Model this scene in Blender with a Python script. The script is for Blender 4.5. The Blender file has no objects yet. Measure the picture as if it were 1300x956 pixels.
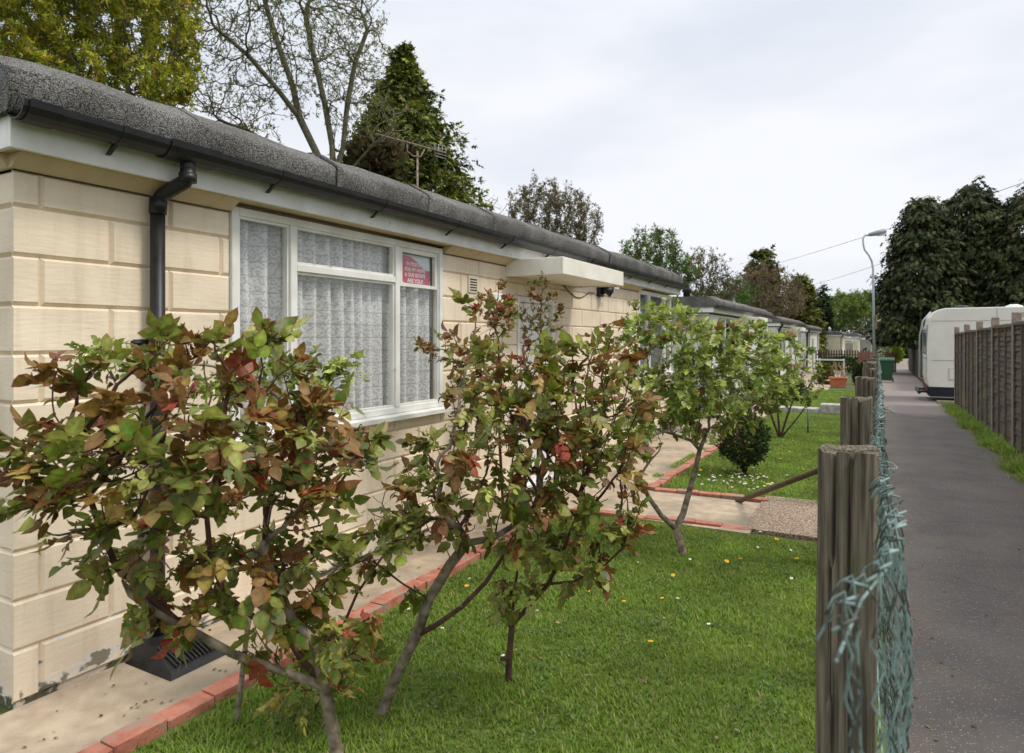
import bpy, math, random
import numpy as np
from mathutils import Vector, Matrix, noise as mnoise
rng = np.random.default_rng(11); random.seed(11)
R = math.radians
scn = bpy.context.scene
# ---------------------------------------------------------------- camera
F_PX, CX, HY, CAMH, YAW = 840.0, 650.0, 430.0, 1.65, R(28.97)
SY, CY = math.sin(YAW), math.cos(YAW)
cd = bpy.data.cameras.new('camera'); cam = bpy.data.objects.new('camera', cd); scn.collection.objects.link(cam)
cam.location = (0, 0, CAMH); cam.rotation_euler = (R(90), 0, YAW)
cd.sensor_width = 36; cd.lens = 36*F_PX/1300; cd.shift_y = -(478-HY)/1300
cd.clip_start = .05; cd.clip_end = 3000
cd.dof.use_dof = True; cd.dof.focus_distance = 3.6; cd.dof.aperture_fstop = 5.0
scn.camera = cam
# ---------------------------------------------------------------- world, sun, exposure
SUN_EL, SUN_AZ = R(50), R(72)      # azimuth clockwise from +Y
w = bpy.data.worlds.new('World'); scn.world = w; w.use_nodes = True
nt = w.node_tree; nt.nodes.clear(); N = nt.nodes.new; L = nt.links.new
out = N('ShaderNodeOutputWorld'); mix = N('ShaderNodeMixShader')
sky = N('ShaderNodeTexSky'); sky.sky_type = 'NISHITA'; sky.sun_disc = False
sky.sun_elevation = SUN_EL; sky.sun_rotation = SUN_AZ; sky.dust_density = 2
b1 = N('ShaderNodeBackground'); b1.inputs[1].default_value = .1; L(sky.outputs[0], b1.inputs[0])
tc = N('ShaderNodeTexCoord'); mp = N('ShaderNodeMapping'); mp.inputs['Scale'].default_value = (1, 1, 3.2)
L(tc.outputs['Generated'], mp.inputs[0])
n1 = N('ShaderNodeTexNoise'); n1.inputs['Scale'].default_value = 1.7; n1.inputs['Detail'].default_value = 4; n1.inputs['Roughness'].default_value = .5
L(mp.outputs[0], n1.inputs[0])
cr = N('ShaderNodeValToRGB'); cr.color_ramp.elements[0].position = .36; cr.color_ramp.elements[0].color = (.68, .735, .825, 1)
cr.color_ramp.elements[1].position = .62; cr.color_ramp.elements[1].color = (.885, .90, .935, 1)
L(n1.outputs[0], cr.inputs[0])
b2 = N('ShaderNodeBackground'); L(cr.outputs[0], b2.inputs[0])
sz = N('ShaderNodeSeparateXYZ'); L(tc.outputs['Generated'], sz.inputs[0])      # overcast sky: brighter overhead
gr = N('ShaderNodeMapRange'); gr.interpolation_type = 'SMOOTHSTEP'; gr.inputs[1].default_value = .38; gr.inputs[2].default_value = 1; gr.inputs[3].default_value = 1.03; gr.inputs[4].default_value = 2.5
L(sz.outputs[2], gr.inputs[0]); L(gr.outputs[0], b2.inputs[1])
mix.inputs[0].default_value = .95; L(b1.outputs[0], mix.inputs[1]); L(b2.outputs[0], mix.inputs[2]); L(mix.outputs[0], out.inputs[0])
sd = bpy.data.lights.new('sun', 'SUN'); sd.energy = 2.2; sd.angle = R(12); sd.color = (1, .92, .80)
so = bpy.data.objects.new('sun', sd); scn.collection.objects.link(so); so.location = (5, 0, 20)
sv = Vector((math.sin(SUN_AZ)*math.cos(SUN_EL), math.cos(SUN_AZ)*math.cos(SUN_EL), math.sin(SUN_EL)))
so.rotation_euler = sv.to_track_quat('Z', 'Y').to_euler()
scn.view_settings.view_transform = 'Standard'; scn.view_settings.look = 'None'
scn.view_settings.exposure = 0.1; scn.view_settings.gamma = 1
# ---------------------------------------------------------------- helpers
COL = scn.collection
OFF = {}
def gz(y): return 0.0 if y < 8 else -0.01*(min(y, 110)-8)
def pt(u, v, t):
    a = (u-CX)/F_PX
    return np.array([t*(-SY+CY*a), t*(CY+SY*a), CAMH-(v-HY)/F_PX*t])
def gp(u, v):
    t = CAMH*F_PX/(v-HY)
    for _ in range(6): t = (CAMH-gz(pt(u, v, t)[1]))*F_PX/(v-HY)
    return pt(u, v, t)
def tag(o, label=None, cat=None, group=None, kind=None):
    if label: o['label'] = label
    if cat: o['category'] = cat
    if group: o['group'] = group
    if kind: o['kind'] = kind
    return o
def empty(name, loc, label=None, cat=None, group=None):
    o = bpy.data.objects.new(name, None); COL.objects.link(o); o.location = loc; o.empty_display_size = .2
    OFF[o.name] = np.array(loc, float); return tag(o, label, cat, group)
def link_mesh(name, me, mats, parent, loc):
    o = bpy.data.objects.new(name, me); COL.objects.link(o)
    for m in (mats if isinstance(mats, (list, tuple)) else [mats]): me.materials.append(m)
    if parent is not None:
        o.parent = parent; OFF[o.name] = OFF[parent.name]
    else:
        o.location = loc; OFF[o.name] = np.array(loc, float)
    return o
class MB:
    def __init__(s): s.v = []; s.f = []; s.m = []; s.sm = []
    def add(s, vs, fs, mi=0, smooth=False):
        b = len(s.v); s.v += [tuple(map(float, p)) for p in vs]
        for f in fs: s.f.append([i+b for i in f]); s.m.append(mi); s.sm.append(smooth)
        return s
    def box(s, a, b, mi=0, bev=0.0):
        x0, y0, z0 = [min(p, q) for p, q in zip(a, b)]; x1, y1, z1 = [max(p, q) for p, q in zip(a, b)]
        e = min(bev, (x1-x0)*.45, (y1-y0)*.45, (z1-z0)*.45)
        if e <= 0:
            vs = [(x0,y0,z0),(x1,y0,z0),(x1,y1,z0),(x0,y1,z0),(x0,y0,z1),(x1,y0,z1),(x1,y1,z1),(x0,y1,z1)]
            return s.add(vs, [(3,2,1,0),(4,5,6,7),(0,1,5,4),(1,2,6,5),(2,3,7,6),(3,0,4,7)], mi)
        vs = []; idx = {}
        for i, X in enumerate((x0, x1)):
            for j, Y in enumerate((y0, y1)):
                for k, Z in enumerate((z0, z1)):
                    sx, sy, sz = (1-2*i)*e, (1-2*j)*e, (1-2*k)*e
                    idx[i,j,k,0] = len(vs); vs.append((X, Y+sy, Z+sz))
                    idx[i,j,k,1] = len(vs); vs.append((X+sx, Y, Z+sz))
                    idx[i,j,k,2] = len(vs); vs.append((X+sx, Y+sy, Z))
        g = lambda i,j,k,a: idx[i,j,k,a]
        fs = []
        for i in (0,1): fs.append([g(i,0,0,0), g(i,1,0,0), g(i,1,1,0), g(i,0,1,0)])
        for j in (0,1): fs.append([g(0,j,0,1), g(1,j,0,1), g(1,j,1,1), g(0,j,1,1)])
        for k in (0,1): fs.append([g(0,0,k,2), g(1,0,k,2), g(1,1,k,2), g(0,1,k,2)])
        for i in (0,1):
            for j in (0,1): fs.append([g(i,j,0,0), g(i,j,1,0), g(i,j,1,1), g(i,j,0,1)])
            for k in (0,1): fs.append([g(i,0,k,0), g(i,1,k,0), g(i,1,k,2), g(i,0,k,2)])
        for j in (0,1):
            for k in (0,1): fs.append([g(0,j,k,1), g(1,j,k,1), g(1,j,k,2), g(0,j,k,2)])
        for i in (0,1):
            for j in (0,1):
                for k in (0,1): fs.append([g(i,j,k,0), g(i,j,k,1), g(i,j,k,2)])
        c = np.array([(x0+x1)/2, (y0+y1)/2, (z0+z1)/2]); V = np.array(vs)
        for q, f in enumerate(fs):
            n = np.cross(V[f[1]]-V[f[0]], V[f[2]]-V[f[0]])
            if np.dot(n, V[f].mean(0)-c) < 0: fs[q] = f[::-1]
        return s.add(vs, fs, mi)
    def tube(s, pts, rad, n=8, mi=0, caps=True, smooth=True):
        P = np.array(pts, float); m = len(P)
        rad = np.full(m, rad) if np.isscalar(rad) else np.array(rad)
        T = np.gradient(P, axis=0); T /= (np.linalg.norm(T, axis=1)[:, None]+1e-12)
        up = np.array([0, 0, 1.]) if abs(T[0][2]) < .9 else np.array([1., 0, 0])
        sd_ = np.cross(T[0], up); sd_ /= np.linalg.norm(sd_)
        vs = []; an = np.arange(n)*2*math.pi/n
        for i in range(m):
            sd_ = sd_-T[i]*np.dot(sd_, T[i]); sd_ /= (np.linalg.norm(sd_)+1e-12)
            b = np.cross(T[i], sd_)
            vs.append(P[i]+rad[i]*(np.cos(an)[:, None]*sd_+np.sin(an)[:, None]*b))
        vs = np.concatenate(vs)
        fs = [(i*n+j, i*n+(j+1) % n, (i+1)*n+(j+1) % n, (i+1)*n+j) for i in range(m-1) for j in range(n)]
        s.add(vs, fs, mi, smooth)
        if caps:
            b = len(s.v)-m*n
            s.f.append([b+j for j in range(n)][::-1]); s.m.append(mi); s.sm.append(False)
            s.f.append([b+(m-1)*n+j for j in range(n)]); s.m.append(mi); s.sm.append(False)
        return s
    def cyl(s, c, r, h, n=16, mi=0, r2=None, axis=2):
        a = np.array(c, float); b = a.copy(); b[axis] += h
        return s.tube([a, b], [r, r if r2 is None else r2], n, mi)
    def prism(s, poly, axis, a, b, mi=0, smooth=False):
        # poly of 2D points in the two other axes (in x,y,z order), extruded along axis from a to b
        def P(p, q):
            l = list(p); l.insert(axis, q); return l
        n = len(poly); vs = [P(p, a) for p in poly]+[P(p, b) for p in poly]
        s.add(vs, [(i, (i+1) % n, n+(i+1) % n, n+i) for i in range(n)], mi, smooth)
        bb = len(s.v)-2*n
        s.f += [[bb+i for i in range(n)][::-1], [bb+n+i for i in range(n)]]; s.m += [mi, mi]; s.sm += [False, False]
        return s
    def build(s, name, mats, parent=None, loc=(0, 0, 0), fixn=True):
        off = OFF[parent.name] if parent is not None else np.array(loc, float)
        me = bpy.data.meshes.new(name)
        V = np.array(s.v)-off
        me.from_pydata(V.tolist(), [], s.f)
        me.polygons.foreach_set('material_index', s.m); me.polygons.foreach_set('use_smooth', s.sm)
        if fixn and len(s.f) < 30000:
            import bmesh
            bm = bmesh.new(); bm.from_mesh(me); bmesh.ops.recalc_face_normals(bm, faces=bm.faces); bm.to_mesh(me); bm.free()
        me.update()
        return link_mesh(name, me, mats, parent, loc)
def norm(a): return a/(np.linalg.norm(a, axis=-1, keepdims=True)+1e-12)
def frames(D, Nn):
    D = norm(D); S = norm(np.cross(D, Nn)); Nn = np.cross(S, D)
    return np.stack([S, D, Nn], axis=2)          # columns side, dir, normal
def scatter(name, tv, tf, P, Fm, S, col, mat, parent=None, loc=(0, 0, 0), edge=None, ecol=None, smooth=False):
    """many small leaf pieces in ONE mesh; tf all of equal size"""
    tv = np.array(tv, float); tf = np.array(tf); n, k = len(P), len(tv)
    S = np.asarray(S, float); S = S[:, None]*np.ones(3) if S.ndim == 1 else S
    off = OFF[parent.name] if parent is not None else np.array(loc, float)
    V = np.einsum('nij,nkj->nki', Fm, tv[None]*S[:, None, :])+P[:, None, :]-off
    Fc = (tf[None]+(np.arange(n)*k)[:, None, None]).reshape(-1, tf.shape[1])
    me = bpy.data.meshes.new(name)
    me.vertices.add(n*k); me.vertices.foreach_set('co', V.reshape(-1))
    me.loops.add(Fc.size); me.loops.foreach_set('vertex_index', Fc.reshape(-1).astype(np.int32))
    me.polygons.add(len(Fc)); me.polygons.foreach_set('loop_start', (np.arange(len(Fc))*tf.shape[1]).astype(np.int32))
    try: me.polygons.foreach_set('loop_total', np.full(len(Fc), tf.shape[1], np.int32))
    except Exception: pass
    me.update(calc_edges=True)
    if smooth: me.polygons.foreach_set('use_smooth', np.ones(len(Fc), bool))
    if col is not None:
        C = np.repeat(col[:, None, :], k, 1)
        if edge is not None: C = C*(1-np.array(edge)[None, :, None])+ecol[:, None, :]*np.array(edge)[None, :, None]
        C = np.concatenate([C, np.ones((n, k, 1))], 2)
        at = me.color_attributes.new('col', 'FLOAT_COLOR', 'POINT'); at.data.foreach_set('color', C.reshape(-1))
    me.validate(); return link_mesh(name, me, mat, parent, loc)
# ---------------------------------------------------------------- materials
MATS = {}
def mat(name, c1, c2=None, scale=8, rough=.7, bump=0, bscale=60, spec=.35, stretch=None, metal=0, detail=6, lo=.35, hi=.65, c3=None, s3=3, m3=(.55, .62), bdist=.01):
    if name in MATS: return MATS[name]
    m = bpy.data.materials.new(name); m.use_nodes = True; t = m.node_tree; p = t.nodes['Principled BSDF']
    p.inputs['Roughness'].default_value = rough; p.inputs['Specular IOR Level'].default_value = spec; p.inputs['Metallic'].default_value = metal
    n = t.nodes.new; l = t.links.new
    tc = n('ShaderNodeTexCoord'); mp = n('ShaderNodeMapping'); l(tc.outputs['Object'], mp.inputs[0])
    if stretch: mp.inputs['Scale'].default_value = stretch
    p.inputs['Base Color'].default_value = (*c1, 1)
    if c2 is not None:
        nz = n('ShaderNodeTexNoise'); nz.inputs['Scale'].default_value = scale; nz.inputs['Detail'].default_value = detail; l(mp.outputs[0], nz.inputs[0])
        r = n('ShaderNodeValToRGB'); r.color_ramp.elements[0].position = lo; r.color_ramp.elements[1].position = hi
        r.color_ramp.elements[0].color = (*c1, 1); r.color_ramp.elements[1].color = (*c2, 1); l(nz.outputs[0], r.inputs[0])
        src = r.outputs[0]
        if c3 is not None:
            z3 = n('ShaderNodeTexNoise'); z3.inputs['Scale'].default_value = s3; z3.inputs['Detail'].default_value = 5; l(tc.outputs['Object'], z3.inputs[0])
            r3 = n('ShaderNodeMapRange'); r3.inputs[1].default_value = m3[0]; r3.inputs[2].default_value = m3[1]; l(z3.outputs[0], r3.inputs[0])
            mx = n('ShaderNodeMixRGB'); mx.inputs[2].default_value = (*c3, 1); l(r3.outputs[0], mx.inputs[0]); l(src, mx.inputs[1]); src = mx.outputs[0]
        l(src, p.inputs['Base Color'])
    if bump:
        bz = n('ShaderNodeTexNoise'); bz.inputs['Scale'].default_value = bscale; bz.inputs['Detail'].default_value = 5; l(mp.outputs[0], bz.inputs[0])
        bp = n('ShaderNodeBump'); bp.inputs['Strength'].default_value = bump; bp.inputs['Distance'].default_value = bdist; l(bz.outputs[0], bp.inputs['Height']); l(bp.outputs[0], p.inputs['Normal'])
    MATS[name] = m; return m
def leafmat(name, rough=.5, spec=.4, trans=.28, mott=1.5):
    m = bpy.data.materials.new(name); m.use_nodes = True; t = m.node_tree; p = t.nodes['Principled BSDF']; n = t.nodes.new; l = t.links.new
    a = n('ShaderNodeAttribute'); a.attribute_name = 'col'
    tc = n('ShaderNodeTexCoord'); nz = n('ShaderNodeTexNoise'); nz.inputs['Scale'].default_value = mott; nz.inputs['Detail'].default_value = 4; l(tc.outputs['Object'], nz.inputs[0])
    rr = n('ShaderNodeMapRange'); rr.inputs[1].default_value = .3; rr.inputs[2].default_value = .7; rr.inputs[3].default_value = .72; rr.inputs[4].default_value = 1.25; l(nz.outputs[0], rr.inputs[0])
    vm = n('ShaderNodeVectorMath'); vm.operation = 'SCALE'; l(a.outputs[0], vm.inputs[0]); l(rr.outputs[0], vm.inputs['Scale']); a = vm
    if mott > 20:
        bp = n('ShaderNodeBump'); bp.inputs['Strength'].default_value = .5; bp.inputs['Distance'].default_value = .003; l(nz.outputs[0], bp.inputs['Height']); l(bp.outputs[0], p.inputs['Normal'])
    l(a.outputs[0], p.inputs['Base Color']); p.inputs['Roughness'].default_value = rough; p.inputs['Specular IOR Level'].default_value = spec
    tr = n('ShaderNodeBsdfTranslucent'); l(a.outputs[0], tr.inputs[0]); mx = n('ShaderNodeMixShader'); mx.inputs[0].default_value = trans
    l(p.outputs[0], mx.inputs[1]); l(tr.outputs[0], mx.inputs[2]); l(mx.outputs[0], t.nodes['Material Output'].inputs[0]); return m
ROSE_LEAF = leafmat('rose_leaf', .42, .33, .3, 70); TREE_LEAF = leafmat('tree_leaf', .6, .25, .3); CONI = leafmat('conifer_leaf', .75, .15, .1); GRASSM = leafmat('grass_blade', .55, .3, .35)
BARK = mat('rose_bark', (.10, .07, .045), (.30, .25, .185), 22, .85, .6, 45, bdist=.006)
DBARK = mat('dark_cane', (.045, .022, .017), (.13, .06, .04), 20, .7, .4, 60, bdist=.004)
TBARK = mat('tree_bark', (.085, .075, .05), (.16, .15, .09), 6, .9, .5, 14, bdist=.03)
WHITE = mat('white_gloss_paint', (.78, .78, .75), (.66, .65, .6), 5, .4, .05, 40, c3=(.5, .47, .4), s3=9, m3=(.66, .74))
CREAM = mat('cream_canopy_paint', (.78, .75, .66), (.68, .65, .56), 4, .5)
BLACK = mat('black_plastic', (.010, .0105, .012), (.021, .021, .022), 12, .42, .05, 60, spec=.35)
RUST = mat('rusty_steel', (.16, .09, .05), (.3, .25, .2), 25, .7, .2, 60)
ALU = mat('aerial_metal', (.36, .36, .35), (.22, .19, .16), 20, .5, metal=.5)
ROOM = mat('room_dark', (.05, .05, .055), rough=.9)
TIMBER = mat('old_timber', (.06, .048, .032), (.21, .175, .125), 7, .92, 1.0, 9, stretch=(14, 14, .55), c3=(.13, .125, .06), s3=6, m3=(.52, .72), bdist=.012, detail=9)
BRICK = mat('red_edging_brick', (.33, .11, .07), (.46, .19, .13), 14, .85, .5, 60, c3=(.3, .2, .15), s3=7)
CONC = mat('garden_concrete', (.34, .265, .185), (.46, .37, .265), 9, .9, .6, 130, c3=(.21, .18, .13), s3=1.6, m3=(.45, .7), bdist=.006)
AGG = mat('pebbled_concrete', (.13, .085, .055), (.43, .33, .24), 75, .9, .8, 90, detail=3, lo=.42, hi=.6, bdist=.01)
STEEL = mat('galvanised_pole', (.36, .42, .46), (.45, .5, .53), 7, .45, metal=.3)

def wall_material(name, c, dirt=(.23, .2, .15), peel=True):
    m = bpy.data.materials.new(name); m.use_nodes = True; t = m.node_tree; p = t.nodes['Principled BSDF']; n = t.nodes.new; l = t.links.new
    p.inputs['Roughness'].default_value = .62; p.inputs['Specular IOR Level'].default_value = .3
    tc = n('ShaderNodeTexCoord'); obj = tc.outputs['Object']
    def nz(s, d=5, st=None):
        o = n('ShaderNodeTexNoise'); o.inputs['Scale'].default_value = s; o.inputs['Detail'].default_value = d
        if st:
            mp = n('ShaderNodeMapping'); mp.inputs['Scale'].default_value = st; l(obj, mp.inputs[0]); l(mp.outputs[0], o.inputs[0])
        else: l(obj, o.inputs[0])
        return o.outputs[0]
    def rg(s, a, b, c0=0, d0=1):
        o = n('ShaderNodeMapRange'); o.inputs[1].default_value = a; o.inputs[2].default_value = b; o.inputs[3].default_value = c0; o.inputs[4].default_value = d0; l(s, o.inputs[0]); return o.outputs[0]
    def mx(f, a, b):
        o = n('ShaderNodeMixRGB')
        for i, q in enumerate((f, a, b)):
            if isinstance(q, tuple): o.inputs[i].default_value = (*q, 1)
            elif isinstance(q, float): o.inputs[i].default_value = q
            else: l(q, o.inputs[i])
        return o.outputs[0]
    def ma(op, a, b):
        o = n('ShaderNodeMath'); o.operation = op
        for i, q in enumerate((a, b)):
            if isinstance(q, float): o.inputs[i].default_value = q
            else: l(q, o.inputs[i])
        return o.outputs[0]
    c2 = tuple(x*.82 for x in c)
    base = mx(rg(nz(2.2), .35, .7), c, c2)
    base = mx(rg(nz(5, 4, (1, 3, .35)), .5, .75, 0, .6), base, tuple(x*y for x, y in zip(c, (.72, .68, .6))))   # rain streaks
    if peel:
        sx = n('ShaderNodeSeparateXYZ'); l(obj, sx.inputs[0]); z = sx.outputs[2]
        low = rg(z, .0, .34, .3, 0.0)
        f = ma('ADD', nz(7, 6, (1, 1, 1.6)), low)
        base = mx(rg(nz(3.5, 5), .5, .66, 0, .35), base, tuple(x*y for x, y in zip(c, (.78, .76, .72)))); base = mx(rg(f, .75, .78), base, (.62, .6, .55)); base = mx(rg(f, .79, .82), base, dirt)
        f2 = rg(ma('ADD', nz(14, 5), rg(z, .0, .12, .35, 0.0)), .74, .8); base = mx(f2, base, (.12, .12, .08))
    l(base, p.inputs['Base Color'])
    g = nz(120, 3, (1, 1, .5)); g2 = nz(26, 4, (1, .4, 2.2))
    h = ma('ADD', ma('MULTIPLY', g, .35), g2)
    bp = n('ShaderNodeBump'); bp.inputs['Strength'].default_value = .35; bp.inputs['Distance'].default_value = .006; l(h, bp.inputs['Height']); l(bp.outputs[0], p.inputs['Normal'])
    return m
WALL = wall_material('cream_wall_paint', (.81, .69, .53))
WALL2 = wall_material('white_wall_paint', (.68, .68, .64), peel=False); WALL3 = wall_material('pale_cream_wall_paint', (.72, .64, .48), peel=False)
TRIM = wall_material('tan_cornice_paint', (.62, .50, .335), peel=False)

def felt_material():
    m = bpy.data.materials.new('roof_felt'); m.use_nodes = True; t = m.node_tree; p = t.nodes['Principled BSDF']; n = t.nodes.new; l = t.links.new
    tc = n('ShaderNodeTexCoord'); p.inputs['Roughness'].default_value = .9; p.inputs['Specular IOR Level'].default_value = .2
    a = n('ShaderNodeTexNoise'); a.inputs['Scale'].default_value = 150; a.inputs['Detail'].default_value = 3; l(tc.outputs['Object'], a.inputs[0])
    b = n('ShaderNodeTexNoise'); b.inputs['Scale'].default_value = 2.6; b.inputs['Detail'].default_value = 6; l(tc.outputs['Object'], b.inputs[0])
    v = n('ShaderNodeTexVoronoi'); v.inputs['Scale'].default_value = 26; v.feature = 'DISTANCE_TO_EDGE'
    w_ = n('ShaderNodeMixRGB'); w_.inputs[0].default_value = .12; l(tc.outputs['Object'], w_.inputs[1]); l(b.outputs['Color'], w_.inputs[2]); l(w_.outputs[0], v.inputs[0])
    r = n('ShaderNodeValToRGB'); r.color_ramp.elements[0].position = .36; r.color_ramp.elements[0].color = (.05, .05, .048, 1); r.color_ramp.elements[1].position = .64; r.color_ramp.elements[1].color = (.33, .325, .31, 1); l(a.outputs[0], r.inputs[0])
    r2 = n('ShaderNodeValToRGB'); r2.color_ramp.elements[0].position = .35; r2.color_ramp.elements[0].color = (.55, .53, .5, 1); r2.color_ramp.elements[1].position = .66; r2.color_ramp.elements[1].color = (1, 1, .98, 1); l(b.outputs[0], r2.inputs[0])
    mu = n('ShaderNodeMixRGB'); mu.blend_type = 'MULTIPLY'; mu.inputs[0].default_value = 1; l(r.outputs[0], mu.inputs[1]); l(r2.outputs[0], mu.inputs[2])
    r3 = n('ShaderNodeMapRange'); r3.inputs[1].default_value = .0; r3.inputs[2].default_value = .045; r3.inputs[3].default_value = .35; l(v.outputs[0], r3.inputs[0])
    mu2 = n('ShaderNodeMixRGB'); mu2.blend_type = 'MULTIPLY'; mu2.inputs[0].default_value = .3; l(mu.outputs[0], mu2.inputs[1]); l(r3.outputs[0], mu2.inputs[2]); l(mu2.outputs[0], p.inputs['Base Color'])
    ad = n('ShaderNodeMath'); l(a.outputs[0], ad.inputs[0]); l(r3.outputs[0], ad.inputs[1])
    bp = n('ShaderNodeBump'); bp.inputs['Strength'].default_value = .8; bp.inputs['Distance'].default_value = .012; l(ad.outputs[0], bp.inputs['Height']); l(bp.outputs[0], p.inputs['Normal'])
    return m
FELT = felt_material()
def glass_material():
    m = bpy.data.materials.new('window_glass'); m.use_nodes = True; t = m.node_tree; t.nodes.remove(t.nodes['Principled BSDF']); n = t.nodes.new; l = t.links.new
    tr = n('ShaderNodeBsdfTransparent'); tr.inputs[0].default_value = (.985, .99, .99, 1); gl = n('ShaderNodeBsdfGlossy'); gl.inputs['Roughness'].default_value = .02
    fr = n('ShaderNodeLayerWeight'); fr.inputs[0].default_value = .5; pw = n('ShaderNodeMath'); pw.operation = 'POWER'; pw.inputs[1].default_value = 5; l(fr.outputs['Facing'], pw.inputs[0])
    fa = n('ShaderNodeMath'); fa.operation = 'MULTIPLY_ADD'; fa.inputs[1].default_value = .9; fa.inputs[2].default_value = .04; l(pw.outputs[0], fa.inputs[0]); mx = n('ShaderNodeMixShader'); l(fa.outputs[0], mx.inputs[0]); l(tr.outputs[0], mx.inputs[1]); l(gl.outputs[0], mx.inputs[2]); l(mx.outputs[0], t.nodes['Material Output'].inputs[0]); return m
GLASS = glass_material()
def lace_material():
    m = bpy.data.materials.new('lace_net'); m.use_nodes = True; t = m.node_tree; p = t.nodes['Principled BSDF']; n = t.nodes.new; l = t.links.new
    p.inputs['Base Color'].default_value = (.88, .87, .86, 1); p.inputs['Roughness'].default_value = .9
    tc = n('ShaderNodeTexCoord'); mp = n('ShaderNodeMapping'); l(tc.outputs['UV'], mp.inputs[0])
    # motif cells: rings repeated on a grid, with bands
    v = n('ShaderNodeTexVoronoi'); v.inputs['Scale'].default_value = 15; v.inputs['Randomness'].default_value = .6; l(mp.outputs[0], v.inputs[0])
    s = n('ShaderNodeMath'); s.operation = 'SINE'; q = n('ShaderNodeMath'); q.operation = 'MULTIPLY'; q.inputs[1].default_value = 19; l(v.outputs[0], q.inputs[0]); l(q.outputs[0], s.inputs[0])
    w_ = n('ShaderNodeTexNoise'); w_.inputs['Scale'].default_value = 70; w_.inputs['Detail'].default_value = 2; l(mp.outputs[0], w_.inputs[0])
    ad = n('ShaderNodeMath'); ad.operation = 'MULTIPLY_ADD'; ad.inputs[1].default_value = .11; l(s.outputs[0], ad.inputs[0]); l(w_.outputs[0], ad.inputs[2])
    sx = n('ShaderNodeSeparateXYZ'); l(mp.outputs[0], sx.inputs[0])
    bs = n('ShaderNodeMath'); bs.operation = 'SINE'; bq = n('ShaderNodeMath'); bq.operation = 'MULTIPLY'; bq.inputs[1].default_value = 2*math.pi*10.4; l(sx.outputs[1], bq.inputs[0]); l(bq.outputs[0], bs.inputs[0])
    br = n('ShaderNodeMapRange'); br.inputs[1].default_value = .93; br.inputs[2].default_value = 1; br.inputs[4].default_value = -.28; l(bs.outputs[0], br.inputs[0])
    a2 = n('ShaderNodeMath'); l(ad.outputs[0], a2.inputs[0]); l(br.outputs[0], a2.inputs[1])
    r = n('ShaderNodeMapRange'); r.inputs[1].default_value = .33; r.inputs[2].default_value = .56; r.inputs[3].default_value = .64; r.inputs[4].default_value = 1; l(a2.outputs[0], r.inputs[0])
    tr = n('ShaderNodeBsdfTransparent'); tl = n('ShaderNodeBsdfTranslucent'); tl.inputs[0].default_value = (.85, .84, .83, 1)
    m1 = n('ShaderNodeMixShader'); m1.inputs[0].default_value = .2; l(p.outputs[0], m1.inputs[1]); l(tl.outputs[0], m1.inputs[2])
    m2 = n('ShaderNodeMixShader'); l(r.outputs[0], m2.inputs[0]); l(tr.outputs[0], m2.inputs[1]); l(m1.outputs[0], m2.inputs[2]); l(m2.outputs[0], t.nodes['Material Output'].inputs[0]); return m
LACE = lace_material()
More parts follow.
